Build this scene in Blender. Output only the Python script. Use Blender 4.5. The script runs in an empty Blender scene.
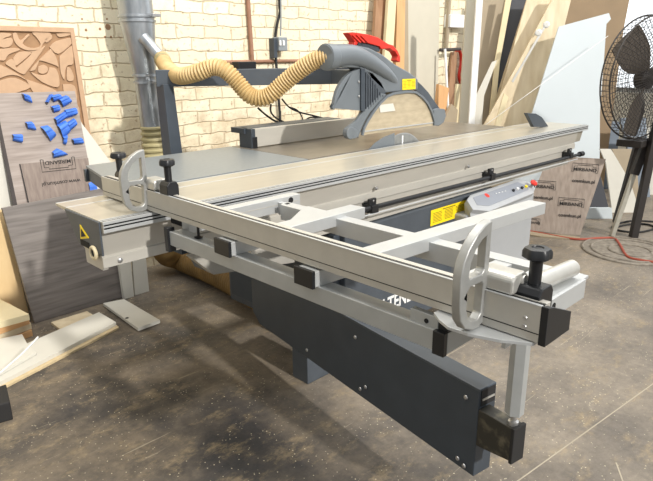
import bpy, bmesh, math, random
from mathutils import Vector, Matrix
random.seed(7)
SC = bpy.context.scene
COL = SC.collection
# ------------------------------------------------------------------ camera
H = 1.37
FPX = 595.0
def _cam_axes():
    A = Vector((960-326.5, 240.5-50, -FPX)).normalized()
    B = Vector((-300-326.5, 240.5-62, -FPX))
    B = (B - A*A.dot(B)).normalized()
    Z = A.cross(B)
    return A, B, Z            # world axes seen in camera space
AX, AY, AZ = _cam_axes()
RC = Matrix((AX, AY, AZ))     # camera -> world rotation
CAMP = Vector((0, 0, H))
def ray(u, v):
    return RC @ Vector((u-326.5, 240.5-v, -FPX))
def P(u, v, ax, val):
    d = ray(u, v); i = 'xyz'.index(ax)
    return CAMP + d*((val-CAMP[i])/d[i])
def PL(u, v, p0, n):
    d = ray(u, v); p0 = Vector(p0); n = Vector(n)
    return CAMP + d*((p0-CAMP).dot(n)/d.dot(n))
cam = bpy.data.objects.new('camera', bpy.data.cameras.new('camera'))
COL.objects.link(cam)
m4 = RC.to_4x4(); m4.translation = CAMP
cam.matrix_world = m4
cam.data.sensor_width = 36; cam.data.sensor_fit = 'HORIZONTAL'
cam.data.lens = FPX/653*36
cam.data.clip_start = .02; cam.data.clip_end = 200
SC.camera = cam
# ------------------------------------------------------------------ materials
def lin(c):
    return tuple(((x/255)/12.92 if x/255 <= .04045 else ((x/255+.055)/1.055)**2.4) for x in c)
def mat(name, rgb, rough=.5, metal=0, var=.06, scale=8, bump=0, rgb2=None, stretch=(1,1,1), spec=.5, coat=0, detail=4, contrast=None):
    m = bpy.data.materials.new(name); m.use_nodes = True
    nt = m.node_tree; N = nt.nodes; L = nt.links
    b = N['Principled BSDF']
    b.inputs['Roughness'].default_value = rough
    b.inputs['Metallic'].default_value = metal
    b.inputs['Specular IOR Level'].default_value = spec
    b.inputs['Coat Weight'].default_value = coat
    c = lin(rgb)
    tc = N.new('ShaderNodeTexCoord'); mp = N.new('ShaderNodeMapping'); mp.inputs['Scale'].default_value = stretch
    L.new(tc.outputs['Object'], mp.inputs['Vector'])
    no = N.new('ShaderNodeTexNoise'); no.inputs['Scale'].default_value = scale; no.inputs['Detail'].default_value = detail
    L.new(mp.outputs['Vector'], no.inputs['Vector'])
    rp = N.new('ShaderNodeValToRGB')
    c2 = lin(rgb2) if rgb2 else tuple(min(1, x*(1+var)) for x in c)
    c1 = c if rgb2 else tuple(x*(1-var) for x in c)
    lo, hi = contrast or (.3, .7)
    rp.color_ramp.elements[0].position = lo; rp.color_ramp.elements[1].position = hi
    rp.color_ramp.elements[0].color = (*c1, 1); rp.color_ramp.elements[1].color = (*c2, 1)
    L.new(no.outputs['Fac'], rp.inputs['Fac']); L.new(rp.outputs['Color'], b.inputs['Base Color'])
    if bump:
        bu = N.new('ShaderNodeBump'); bu.inputs['Strength'].default_value = bump; bu.inputs['Distance'].default_value = .003
        L.new(no.outputs['Fac'], bu.inputs['Height']); L.new(bu.outputs['Normal'], b.inputs['Normal'])
    return m
M = {}
M['alu'] = mat('aluminium', (196,194,188), .38, .55, .05, 30)
M['alu_side'] = mat('aluminium_anodised', (186,182,173), .45, .2, .05, 20, stretch=(.2,1,1))
M['alu_top'] = mat('aluminium_table', (184,178,164), .3, .4, .07, 9, stretch=(.25,2,1))
M['tubegrey'] = mat('silver_grey_tube', (168,170,169), .42, .25, .05, 20)
M['cast'] = mat('cast_aluminium', (164,164,161), .42, .5, .06, 60, bump=.15)
M['white_alu'] = mat('powder_coated_aluminium', (188,190,190), .40, .35, .03, 20)
M['slate'] = mat('slate_paint', (72,78,85), .5, 0, .10, 14)
M['slate_dark'] = mat('dark_slate_paint', (60,67,75), .42, 0, .10, 10)
M['table'] = mat('coated_table', (134,139,141), .38, .25, .07, 60, bump=.05)
M['table_iron'] = mat('cast_iron_table', (132,124,112), .36, .45, .14, 9)
M['guardgrey'] = mat('guard_plastic', (106,112,117), .42, 0, .05, 12)
M['black'] = mat('black_plastic', (24,25,28), .4, 0, .1, 20)
M['rubber'] = mat('black_rubber', (34,33,33), .75, 0, .1, 20)
M['blackgap'] = mat('black_channel', (12,12,13), .8, 0, .1, 20)
M['housing'] = mat('light_grey_paint', (158,160,162), .5, 0, .03, 10)
M['panelgrey'] = mat('control_foil', (128,132,140), .4, 0, .03, 10)
M['white'] = mat('white_print', (226,226,224), .6, 0, .02, 10)
M['red'] = mat('red_plastic', (214,48,34), .4, 0, .05, 10)
M['yellow'] = mat('yellow_label', (246,214,22), .5, 0, .03, 40)
M['ink'] = mat('black_ink', (36,32,32), .7, 0, .05, 10)
M['yink'] = mat('label_ink', (120,104,20), .7, 0, .05, 10)
M['screw'] = mat('steel_screw', (190,190,190), .3, .8, .05, 10)
M['galv'] = mat('galvanised_steel', (140,146,152), .36, .75, .22, 7, rgb2=(186,190,194), stretch=(3,3,.8))
M['hose'] = mat('ribbed_hose', (172,142,90), .5, 0, .1, 12, rgb2=(202,174,124))
M['hose_rib'] = mat('hose_spiral', (122,94,50), .45, 0, .1, 12, rgb2=(150,120,72))
M['hose_old'] = mat('dusty_hose', (150,140,98), .6, 0, .12, 12, rgb2=(186,176,138))
M['hose_floor'] = mat('brown_hose', (108,84,44), .6, 0, .12, 12, rgb2=(140,110,62))
M['mdf'] = mat('carved_mdf', (180,148,118), .7, 0, .05, 30)
M['mdf_dark'] = mat('mdf_groove', (150,117,86), .85, 0, .08, 30)
M['greyboard'] = mat('dark_grey_laminate', (94,88,84), .6, 0, .1, 3.5, rgb2=(132,125,120), stretch=(1,1,14), detail=9, contrast=(.3,.75))
M['printboard'] = mat('printed_film_laminate', (134,122,114), .6, 0, .1, 5, rgb2=(172,160,152), stretch=(1,1,14), detail=8, contrast=(.25,.8))
M['printfilm'] = mat('film_woodgrain', (118,104,96), .5, 0, .1, 5, rgb2=(150,136,126), stretch=(16,16,1), detail=8, contrast=(.25,.8))
M['card'] = mat('printed_card', (138,124,114), .6, 0, .1, 4, rgb2=(170,157,145), stretch=(14,14,1.2), detail=8, contrast=(.25,.8))
M['darkedge'] = mat('dark_board_edge', (66,60,58), .8, 0, .1, 10)
M['whiteboard'] = mat('white_board', (206,203,193), .55, 0, .03, 6)
M['bluewhite'] = mat('bluish_white_board', (192,200,204), .5, 0, .02, 3)
M['cream'] = mat('cream_board', (214,200,164), .65, 0, .05, 10)
M['tanboard'] = mat('tan_plywood', (196,164,118), .7, 0, .08, 6, rgb2=(222,196,150), stretch=(1,1,.3))
M['lightwood'] = mat('light_veneer', (196,178,146), .6, 0, .06, 5, rgb2=(220,206,178), stretch=(3,3,.5))
M['beige'] = mat('beige_board', (190,184,168), .6, 0, .03, 6)
M['brownwood'] = mat('brown_wood', (140,104,76), .7, 0, .1, 8, rgb2=(170,134,104), stretch=(3,3,.4))
M['orangewood'] = mat('tan_wood', (206,160,112), .7, 0, .1, 8, stretch=(3,3,.4))
M['brownboard'] = mat('brown_hardboard', (134,113,86), .7, 0, .06, 6)
M['taupe'] = mat('taupe_board', (158,144,122), .7, 0, .06, 6)
M['darkslate_board'] = mat('dark_slate_board', (62,64,70), .6, 0, .08, 6)
M['bluegrey'] = mat('blue_grey_mat', (122,132,144), .7, 0, .1, 5)
M['tape'] = mat('blue_masking_tape', (62,112,206), .6, 0, .12, 30)
M['rustpipe'] = mat('rusty_pipe', (150,112,90), .7, .2, .15, 20)
M['elec'] = mat('electric_box_grey', (136,142,146), .5, .2, .06, 20)
M['fanblack'] = mat('fan_black_metal', (46,42,40), .55, .3, .1, 20)
M['fanblade'] = mat('fan_blade_dusty', (84,76,68), .6, .2, .1, 20)
M['fansilver'] = mat('fan_silver_tube', (172,168,156), .45, .5, .1, 20)
M['iron'] = mat('rusty_iron', (112,104,94), .8, .2, .2, 25, rgb2=(150,142,130))
M['redcable'] = mat('red_cable', (150,66,46), .6, 0, .1, 20)
M['wood_end'] = mat('board_core', (204,184,146), .8, 0, .1, 30)
M['blockend'] = mat('worn_steel_block', (58,56,50), .5, .3, .2, 30, rgb2=(110,104,88), contrast=(.5,.75))
M['plate'] = mat('saw_blade_cast', (150,152,152), .35, .6, .1, 30)

def glassmat():
    m = bpy.data.materials.new('dusty_clear_plastic'); m.use_nodes = True
    nt = m.node_tree; N = nt.nodes; L = nt.links; b = N['Principled BSDF']
    tr = N.new('ShaderNodeBsdfTransparent'); tr.inputs['Color'].default_value = (.85,.82,.76,1)
    mx = N.new('ShaderNodeMixShader'); no = N.new('ShaderNodeTexNoise'); no.inputs['Scale'].default_value = 9
    rp = N.new('ShaderNodeMapRange'); rp.inputs['From Min'].default_value=.3; rp.inputs['From Max'].default_value=.7
    rp.inputs['To Min'].default_value = .72; rp.inputs['To Max'].default_value = .92
    b.inputs['Base Color'].default_value = (*lin((190,176,150)),1); b.inputs['Roughness'].default_value = .35
    L.new(no.outputs['Fac'], rp.inputs['Value']); L.new(rp.outputs['Result'], mx.inputs['Fac'])
    L.new(tr.outputs['BSDF'], mx.inputs[1]); L.new(b.outputs['BSDF'], mx.inputs[2])
    L.new(mx.outputs['Shader'], N['Material Output'].inputs['Surface'])
    return m
M['clear'] = glassmat()

def brickmat():
    m = bpy.data.materials.new('painted_brick'); m.use_nodes = True
    nt = m.node_tree; N = nt.nodes; L = nt.links; b = N['Principled BSDF']
    tc = N.new('ShaderNodeTexCoord'); sp = N.new('ShaderNodeSeparateXYZ'); cb = N.new('ShaderNodeCombineXYZ')
    L.new(tc.outputs['Object'], sp.inputs[0])
    ad = N.new('ShaderNodeMath'); ad.operation='ADD'
    L.new(sp.outputs['X'], ad.inputs[0]); L.new(sp.outputs['Y'], ad.inputs[1])
    L.new(ad.outputs[0], cb.inputs['X']); L.new(sp.outputs['Z'], cb.inputs['Y'])
    # wobble
    nw = N.new('ShaderNodeTexNoise'); nw.inputs['Scale'].default_value = 7; nw.inputs['Detail'].default_value = 3
    L.new(cb.outputs[0], nw.inputs['Vector'])
    sc = N.new('ShaderNodeVectorMath'); sc.operation='SCALE'; sc.inputs['Scale'].default_value = .045
    L.new(nw.outputs['Color'], sc.inputs[0])
    va = N.new('ShaderNodeVectorMath'); va.operation='ADD'
    L.new(cb.outputs[0], va.inputs[0]); L.new(sc.outputs[0], va.inputs[1])
    br = N.new('ShaderNodeTexBrick'); br.inputs['Scale'].default_value = 1
    br.inputs['Brick Width'].default_value = .215; br.inputs['Row Height'].default_value = .0795
    br.inputs['Mortar Size'].default_value = .006; br.inputs['Mortar Smooth'].default_value = .7
    br.inputs['Color1'].default_value = (*lin((232,222,196)),1); br.inputs['Color2'].default_value = (*lin((220,208,178)),1)
    br.inputs['Mortar'].default_value = (*lin((198,182,152)),1)
    L.new(va.outputs[0], br.inputs['Vector'])
    # brown wear, more of it low down the wall
    n2 = N.new('ShaderNodeTexNoise'); n2.inputs['Scale'].default_value = 5; n2.inputs['Detail'].default_value = 8; n2.inputs['Roughness'].default_value=.7
    L.new(cb.outputs[0], n2.inputs['Vector'])
    mr = N.new('ShaderNodeMapRange'); mr.inputs['From Min'].default_value = 1.6; mr.inputs['From Max'].default_value = .7
    mr.inputs['To Min'].default_value = -.05; mr.inputs['To Max'].default_value = .15
    L.new(sp.outputs['Z'], mr.inputs['Value'])
    a2 = N.new('ShaderNodeMath'); a2.operation='ADD'; L.new(n2.outputs['Fac'], a2.inputs[0]); L.new(mr.outputs[0], a2.inputs[1])
    r2 = N.new('ShaderNodeValToRGB'); r2.color_ramp.elements[0].position=.52; r2.color_ramp.elements[1].position=.78
    r2.color_ramp.elements[0].color=(0,0,0,1); r2.color_ramp.elements[1].color=(.8,.8,.8,1)
    L.new(a2.outputs[0], r2.inputs['Fac'])
    mx = N.new('ShaderNodeMix'); mx.data_type='RGBA'
    L.new(r2.outputs['Color'], mx.inputs['Factor']); L.new(br.outputs['Color'], mx.inputs['A'])
    mx.inputs['B'].default_value = (*lin((178,156,124)),1)
    # chips
    vo = N.new('ShaderNodeTexNoise'); vo.inputs['Scale'].default_value = 30; vo.inputs['Detail'].default_value = 5
    L.new(cb.outputs[0], vo.inputs['Vector'])
    r3 = N.new('ShaderNodeValToRGB'); r3.color_ramp.elements[0].position=.60; r3.color_ramp.elements[1].position=.70
    r3.color_ramp.elements[0].color=(0,0,0,1); r3.color_ramp.elements[1].color=(.7,.7,.7,1)
    L.new(vo.outputs['Fac'], r3.inputs['Fac'])
    m2 = N.new('ShaderNodeMix'); m2.data_type='RGBA'
    L.new(r3.outputs['Color'], m2.inputs['Factor']); L.new(mx.outputs['Result'], m2.inputs['A'])
    m2.inputs['B'].default_value = (*lin((150,120,90)),1)
    L.new(m2.outputs['Result'], b.inputs['Base Color'])
    b.inputs['Roughness'].default_value = .75
    bu = N.new('ShaderNodeBump'); bu.inputs['Strength'].default_value=.7; bu.inputs['Distance'].default_value=.008; bu.invert=True
    s3 = N.new('ShaderNodeMath'); s3.operation='ADD'
    L.new(br.outputs['Fac'], s3.inputs[0]); L.new(n2.outputs['Fac'], s3.inputs[1])
    L.new(s3.outputs[0], bu.inputs['Height']); L.new(bu.outputs['Normal'], b.inputs['Normal'])
    return m
M['brick'] = brickmat()

def floormat():
    m = bpy.data.materials.new('worn_concrete'); m.use_nodes = True
    nt = m.node_tree; N = nt.nodes; L = nt.links; b = N['Principled BSDF']
    tc = N.new('ShaderNodeTexCoord')
    def noise(scale, det, rough=.6, st=(1,1,1), rot=0):
        mp = N.new('ShaderNodeMapping'); mp.inputs['Scale'].default_value = st; mp.inputs['Rotation'].default_value=(0,0,rot)
        L.new(tc.outputs['Object'], mp.inputs['Vector'])
        n = N.new('ShaderNodeTexNoise'); n.inputs['Scale'].default_value = scale; n.inputs['Detail'].default_value = det; n.inputs['Roughness'].default_value = rough
        L.new(mp.outputs[0], n.inputs['Vector']); return n
    def ramp(src, p0, c0, p1, c1):
        r = N.new('ShaderNodeValToRGB'); r.color_ramp.elements[0].position=p0; r.color_ramp.elements[1].position=p1
        r.color_ramp.elements[0].color=(*c0,1); r.color_ramp.elements[1].color=(*c1,1); L.new(src, r.inputs['Fac']); return r
    def mix(f, a, bcol):
        x = N.new('ShaderNodeMix'); x.data_type='RGBA'; L.new(f, x.inputs['Factor'])
        L.new(a, x.inputs['A'])
        if isinstance(bcol, tuple): x.inputs['B'].default_value=(*bcol,1)
        else: L.new(bcol, x.inputs['B'])
        return x.outputs['Result']
    # the grey slab, paler towards the right-hand bay
    sp = N.new('ShaderNodeSeparateXYZ'); L.new(tc.outputs['Object'], sp.inputs[0])
    n1 = noise(2.2, 10, .62)
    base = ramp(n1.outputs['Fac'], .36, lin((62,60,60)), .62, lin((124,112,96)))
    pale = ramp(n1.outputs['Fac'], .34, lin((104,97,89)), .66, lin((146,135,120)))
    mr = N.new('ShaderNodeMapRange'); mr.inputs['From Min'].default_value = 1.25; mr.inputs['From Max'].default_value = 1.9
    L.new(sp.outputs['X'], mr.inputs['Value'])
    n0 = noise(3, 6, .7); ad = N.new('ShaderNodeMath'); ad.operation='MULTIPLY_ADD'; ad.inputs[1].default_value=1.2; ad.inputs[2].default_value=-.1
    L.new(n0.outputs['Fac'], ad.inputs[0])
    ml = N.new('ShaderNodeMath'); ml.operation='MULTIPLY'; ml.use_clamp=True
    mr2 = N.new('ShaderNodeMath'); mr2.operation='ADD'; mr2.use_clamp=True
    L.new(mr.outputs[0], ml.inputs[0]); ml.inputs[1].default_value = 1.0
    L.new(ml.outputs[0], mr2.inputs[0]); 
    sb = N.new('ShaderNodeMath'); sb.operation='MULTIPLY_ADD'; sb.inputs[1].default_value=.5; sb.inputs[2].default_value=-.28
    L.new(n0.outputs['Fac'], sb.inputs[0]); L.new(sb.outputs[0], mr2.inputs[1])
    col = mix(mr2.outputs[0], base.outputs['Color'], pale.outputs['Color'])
    # black greasy patches
    n2 = noise(1.5, 9, .72, (1,1,1)); r2 = ramp(n2.outputs['Fac'], .5, (0,0,0), .62, (.62,.62,.62))
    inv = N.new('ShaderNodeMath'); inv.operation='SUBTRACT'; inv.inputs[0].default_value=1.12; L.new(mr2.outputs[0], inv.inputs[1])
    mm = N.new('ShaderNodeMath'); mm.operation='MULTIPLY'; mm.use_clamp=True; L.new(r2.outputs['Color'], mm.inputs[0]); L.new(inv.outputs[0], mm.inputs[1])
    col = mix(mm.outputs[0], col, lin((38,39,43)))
    # ochre dust smears
    n3 = noise(5.5, 10, .8, (1,1.6,1)); r3 = ramp(n3.outputs['Fac'], .52, (0,0,0), .68, (.8,.8,.8))
    col = mix(r3.outputs['Color'], col, lin((158,140,110)))
    # sawdust specks
    vo = N.new('ShaderNodeTexVoronoi'); vo.inputs['Scale'].default_value = 55; L.new(tc.outputs['Object'], vo.inputs['Vector'])
    r4 = ramp(vo.outputs['Distance'], .09, (1,1,1), .15, (0,0,0))
    n4 = noise(3, 4); r5 = ramp(n4.outputs['Fac'], .42, (.25,.25,.25), .6, (1,1,1))
    m3 = N.new('ShaderNodeMath'); m3.operation='MULTIPLY'; L.new(r4.outputs['Color'], m3.inputs[0]); L.new(r5.outputs['Color'], m3.inputs[1])
    col = mix(m3.outputs[0], col, lin((222,210,180)))
    # scratches
    n5 = noise(3, 3, .5, (.6, 16, 1), .35); r6 = ramp(n5.outputs['Fac'], .68, (0,0,0), .72, (.5,.5,.5))
    col = mix(r6.outputs['Color'], col, lin((180,168,146)))
    nf_ = noise(28, 8, .8); rf_ = ramp(nf_.outputs['Fac'], .3, (.62,.62,.62), .72, (1.3,1.3,1.3))
    mu = N.new('ShaderNodeMix'); mu.data_type='RGBA'; mu.blend_type='MULTIPLY'; mu.inputs['Factor'].default_value=.8
    L.new(col, mu.inputs['A']); L.new(rf_.outputs['Color'], mu.inputs['B']); col = mu.outputs['Result']
    L.new(col, b.inputs['Base Color'])
    b.inputs['Roughness'].default_value=.6
    bu = N.new('ShaderNodeBump'); bu.inputs['Strength'].default_value=.35; bu.inputs['Distance'].default_value=.006
    L.new(n3.outputs['Fac'], bu.inputs['Height']); L.new(bu.outputs['Normal'], b.inputs['Normal'])
    return m
M['floor'] = floormat()

# ------------------------------------------------------------------ mesh helpers
class MB:
    def __init__(s): s.bm = bmesh.new()
    def verts(s, pts): return [s.bm.verts.new(p) for p in pts]
    def box(s, x0, x1, y0, y1, z0, z1):
        return s.hexa([(x0,y0,z0),(x1,y0,z0),(x1,y1,z0),(x0,y1,z0),(x0,y0,z1),(x1,y0,z1),(x1,y1,z1),(x0,y1,z1)])
    def hexa(s, p):
        v = s.verts(p)
        for f in ((3,2,1,0),(4,5,6,7),(0,1,5,4),(1,2,6,5),(2,3,7,6),(3,0,4,7)): s.bm.faces.new([v[i] for i in f])
        return s
    def prism(s, pts, off):          # pts: 3D polygon, off: extrusion vector
        off = Vector(off); a = s.verts(pts); b = s.verts([Vector(p)+off for p in pts]); n = len(pts)
        s.bm.faces.new(a); s.bm.faces.new(b[::-1])
        for i in range(n): s.bm.faces.new([a[(i+1)%n], a[i], b[i], b[(i+1)%n]])
        return s
    def ring(s, outer, inner, off):  # polygon frame with a matching inner loop
        off = Vector(off); n = len(outer)
        O=s.verts(outer); I=s.verts(inner); O2=s.verts([Vector(p)+off for p in outer]); I2=s.verts([Vector(p)+off for p in inner])
        for i in range(n):
            j=(i+1)%n
            s.bm.faces.new([O[i],O[j],I[j],I[i]]); s.bm.faces.new([O2[j],O2[i],I2[i],I2[j]])
            s.bm.faces.new([O[j],O[i],O2[i],O2[j]]); s.bm.faces.new([I[i],I[j],I2[j],I2[i]])
        return s
    def tube(s, path, r, seg=12, cap=True, closed=False):
        path = [Vector(p) for p in path]; n = len(path)
        rs = r if isinstance(r, (list,tuple)) else [r]*n
        up = None; rings = []
        for i,p in enumerate(path):
            a = path[(i-1)%n] if (closed or i>0) else p; c = path[(i+1)%n] if (closed or i<n-1) else p
            t = (c-a).normalized()
            if up is None:
                up = Vector((0,0,1)) if abs(t.z)<.9 else Vector((1,0,0))
            up = (up - t*up.dot(t)).normalized(); w = t.cross(up)
            rings.append(s.verts([p + (up*math.cos(2*math.pi*k/seg)+w*math.sin(2*math.pi*k/seg))*rs[i] for k in range(seg)]))
        for i in range(n if closed else n-1):
            A=rings[i]; B=rings[(i+1)%n]
            for k in range(seg): s.bm.faces.new([A[k],A[(k+1)%seg],B[(k+1)%seg],B[k]])
        if cap and not closed:
            s.bm.faces.new(rings[0][::-1]); s.bm.faces.new(rings[-1])
        return s
    def cyl(s, a, b, r, seg=20, r2=None): return s.tube([a,b],[r, r if r2 is None else r2], seg)
    def strip(s, path, width, thick, n):   # flat ribbon: path, half width dir computed in plane with normal n
        n = Vector(n).normalized(); path=[Vector(p) for p in path]; L=[];R=[]
        for i,p in enumerate(path):
            a = path[max(0,i-1)]; c = path[min(len(path)-1,i+1)]
            t=(c-a).normalized(); w=n.cross(t).normalized()*width/2
            L.append(p+w); R.append(p-w)
        o = n*thick
        for i in range(len(path)-1):
            s.hexa([L[i],R[i],R[i+1],L[i+1],L[i]+o,R[i]+o,R[i+1]+o,L[i+1]+o])
        return s
    def lathe(s, prof, origin, axis, seg=24, xdir=None):
        axis=Vector(axis).normalized(); origin=Vector(origin)
        u = axis.orthogonal().normalized(); w=axis.cross(u); rings=[]
        for (r,h) in prof:
            rings.append(s.verts([origin+axis*h+(u*math.cos(2*math.pi*k/seg)+w*math.sin(2*math.pi*k/seg))*max(r,1e-4) for k in range(seg)]))
        for A,B in zip(rings, rings[1:]):
            for k in range(seg): s.bm.faces.new([A[k],A[(k+1)%seg],B[(k+1)%seg],B[k]])
        s.bm.faces.new(rings[0][::-1]); s.bm.faces.new(rings[-1])
        return s
    def build(s, name, m, parent=None, bevel=0, smooth=False, kind=None):
        bmesh.ops.recalc_face_normals(s.bm, faces=s.bm.faces[:])
        me = bpy.data.meshes.new(name)
        root = parent
        org = Vector((0,0,0))
        if parent is not None:
            org = Vector(parent.get('_org', (0,0,0)))
        else:
            cs=[v.co for v in s.bm.verts]
            org = Vector(((min(c.x for c in cs)+max(c.x for c in cs))/2,(min(c.y for c in cs)+max(c.y for c in cs))/2,min(c.z for c in cs)))
            if kind=='structure': org=Vector((0,0,0))
        bmesh.ops.translate(s.bm, verts=s.bm.verts[:], vec=-org)
        s.bm.to_mesh(me); s.bm.free()
        if smooth:
            for p in me.polygons: p.use_smooth=True
            me.set_sharp_from_angle(angle=math.radians(38))
        me.materials.append(M[m] if isinstance(m,str) else m)
        o = bpy.data.objects.new(name, me); COL.objects.link(o)
        if parent is not None: o.parent = parent; o['_org']=tuple(org)
        else: o.location = org; o['_org']=tuple(org)
        if bevel:
            b=o.modifiers.new('bevel','BEVEL'); b.width=bevel; b.segments=2; b.limit_method='ANGLE'; b.angle_limit=math.radians(40)
        if kind: o['kind']=kind
        return o
def thing(name, loc, label, cat, group=None):
    o = bpy.data.objects.new(name, None); o.empty_display_size=.1; COL.objects.link(o); o.location=loc; o['_org']=tuple(loc)
    o['label']=label; o['category']=cat
    if group: o['group']=group
    return o
def tag(o, label, cat, group=None):
    o['label']=label; o['category']=cat
    if group: o['group']=group
    return o
def smoothpath(pts, n=8):
    pts=[Vector(p) for p in pts]; out=[]
    for i in range(len(pts)-1):
        p0=pts[max(0,i-1)];p1=pts[i];p2=pts[i+1];p3=pts[min(len(pts)-1,i+2)]
        for k in range(n):
            t=k/n
            out.append(.5*((2*p1)+(-p0+p2)*t+(2*p0-5*p1+4*p2-p3)*t*t+(-p0+3*p1-3*p2+p3)*t*t*t))
    out.append(pts[-1]); return out
def text_obj(body, size, origin, xdir, ydir, m, parent, name, extrude=.0005, label=None, xscale=1, bold=1):
    cu = bpy.data.curves.new('tmp','FONT'); cu.body=body; cu.size=size; cu.extrude=extrude; cu.align_x='CENTER'; cu.align_y='CENTER'; cu.offset=size*.012*bold
    t = bpy.data.objects.new('tmp',cu); COL.objects.link(t)
    bpy.context.view_layer.update()
    me = bpy.data.meshes.new_from_object(t.evaluated_get(bpy.context.evaluated_depsgraph_get()))
    bpy.data.objects.remove(t)
    x=Vector(xdir).normalized(); y=Vector(ydir).normalized(); z=x.cross(y)
    mt=Matrix((x*xscale,y,z)).transposed().to_4x4(); mt.translation=Vector(origin)-Vector(parent['_org'])
    me.transform(mt); me.materials.clear(); me.materials.append(M[m])
    o=bpy.data.objects.new(name,me); COL.objects.link(o); o.parent=parent; o['_org']=tuple(parent['_org'])
    return o
def slab(pts, thick, away=None):
    """board from corner points, thickness going away from the camera side"""
    pts=[Vector(p) for p in pts]; n=(pts[1]-pts[0]).cross(pts[2]-pts[0]).normalized()
    c=sum(pts,Vector())/len(pts)
    if n.dot(c-CAMP)<0: n=-n
    return MB().prism(pts, n*thick), n
def board(name, px, plane, thick, m, label, cat='board', group=None, bevel=.001, parent=None, ground=True):
    pts=[PL(u,v,*plane) for u,v in px]
    low=sorted(range(len(pts)),key=lambda i:pts[i].z)[:2]
    n_=Vector(plane[1]).normalized(); dn=Vector((0,0,-1)); dn=(dn-n_*dn.dot(n_)).normalized()
    if ground and min(p.z for p in pts)>0:
        for i in low:
            pts[i]=pts[i]+dn*(pts[i].z-.001)/-dn.z
    elif not ground is None:
        pts=[p if p.z>.001 else p-dn*((.001-p.z)/-dn.z) for p in pts]
    mb,n=slab(pts,thick); o=mb.build(name,m,parent,bevel=bevel)
    if parent is None: tag(o,label,cat,group)
    return o
# ================================================================== SETTING
MB().box(-5,7.4,-5,3.6,-.05,0).build('floor','floor',kind='structure')
MB().box(-5,7.4,3.6,3.8,0,4.4).build('wall_back','brick',kind='structure')
w=MB()
w.box(7.2,7.4,-5,-1.5,0,4.4); w.box(7.2,7.4,3.0,3.6,0,4.4); w.box(7.2,7.4,-1.5,3.0,0,.95); w.box(7.2,7.4,-1.5,3.0,3.6,4.4)
w.build('wall_right','whiteboard',kind='structure')
w=MB()
for y in (-1.5,.0,1.5,2.95): w.box(7.26,7.32,y,y+.05,.95,3.6)
for z in (.95,3.55): w.box(7.26,7.32,-1.5,3.0,z,z+.05)
w.build('window_1','galv',kind='structure')
w=MB(); w.box(.88,1.12,-2.45,-2.2,0,2.3); w.build('shadow_pier','housing',kind='structure',bevel=.01)  # unseen pier added behind the camera to throw the shadow band on the floor
# thin saw cuts in the slab
def groove(a,b,wd):
    a=Vector(a);b=Vector(b);t=(b-a).normalized();n=Vector((-t.y,t.x,0))*wd/2
    return [a+n,b+n,b-n,a-n]
j=MB(); j.prism(groove((.2,.905,.0008),(6.9,.16,.0008),.0045),(0,0,-.002))
j.prism(groove((1.95,.55,.0008),(1.4,.2,.0008),.005),(0,0,-.002))
j.build('trim_1',mat('slab_joint',(168,158,140),.8),kind='structure')

# ================================================================== PANEL SAW
saw = thing('panel_saw',(2.0,2.1,0),'large grey sliding table panel saw with silver crosscut fence and overhead guard, filling the middle','panel saw')
# ---- main tables
mb=MB(); mb.box(1.93,3.75,2.085,2.71,.855,.9); tb=mb.build('main_table','table_iron',saw,bevel=.003)
mb=MB(); mb.prism([(.985,2.085,.9),(1.925,2.085,.9),(1.925,2.71,.9),(1.113,2.71,.9)],(0,0,-.012))
ext=mb.build('extension_table','table',saw,bevel=.002)
mb=MB(); mb.prism([(.989,2.09,.887),(1.113,2.70,.887),(1.143,2.70,.887),(1.019,2.09,.887)],(0,0,-.055)); mb.box(1.095,1.93,2.68,2.70,.83,.887); mb.box(1.095,1.93,2.09,2.11,.83,.887)
mb.build('table_rim','slate',ext,bevel=.002)
# ---- cabinet
cab=MB().box(1.80,3.0,1.72,2.62,.06,.640).build('cabinet','slate',saw,bevel=.006)
MB().box(1.76,1.80,1.75,2.55,.12,.62).build('side_panel','slate_dark',cab,bevel=.004)
MB().box(1.9,3.0,2.1,2.62,.6,.855).build('table_support','slate_dark',saw,bevel=.003)
tx=P(392,302.5,'y',1.7185)
text_obj('ALTENDORF',.10,(tx.x+.100,1.7185,tx.z-.004),(1,0,0),(0,0,1),'white',cab,'lettering',xscale=.80,bold=2)
# yellow instruction label
def label_plate(c, w_, h_, parent, xd, zd, rows=7, name='warning_label'):
    xd=Vector(xd).normalized(); zd=Vector(zd).normalized(); n=xd.cross(zd); c=Vector(c)
    q=[c-xd*w_/2-zd*h_/2, c+xd*w_/2-zd*h_/2, c+xd*w_/2+zd*h_/2, c-xd*w_/2+zd*h_/2]
    o=MB().prism(q,n*.001).build(name,'yellow',parent); o['label']='yellow warning label with fine print'
    ms=MB()
    ms.prism([c+xd*a+zd*b+n*.0012 for a,b in ((-w_*.18,h_*.40),(w_*.18,h_*.40),(w_*.18,h_*.34),(-w_*.18,h_*.34))],n*.0004)
    for colx in (-.32,0,.32):
        for r in range(rows):
            zz=h_*(.26-.66*r/rows); ww=w_*(.125-.02*random.random())
            ms.prism([c+xd*(w_*colx+a)+zd*(zz+b)+n*.0012 for a,b in ((-ww,h_*.018),(ww,h_*.018),(ww,-h_*.018),(-ww,-h_*.018))],n*.0004)
    ms.build('fine_print','yink',o)
    return o
h0=P(468,205,'y',1.64).x; h1=P(531,230,'y',1.64).x
MB().box(h0,h1,1.64,2.55,.06,.56).build('control_housing','housing',saw,bevel=.01)
la,lb,lc,le=P(431,209.4,'y',1.718),P(466,199.5,'y',1.718),P(466,217,'y',1.718),P(431,225,'y',1.718)
label_plate(((la.x+lb.x)/2,1.718,(la.z+lb.z+lc.z+le.z)/4),lb.x-la.x,(la.z-le.z),cab,(1,0,0),(0,0,1),name='instruction_label')
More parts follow.
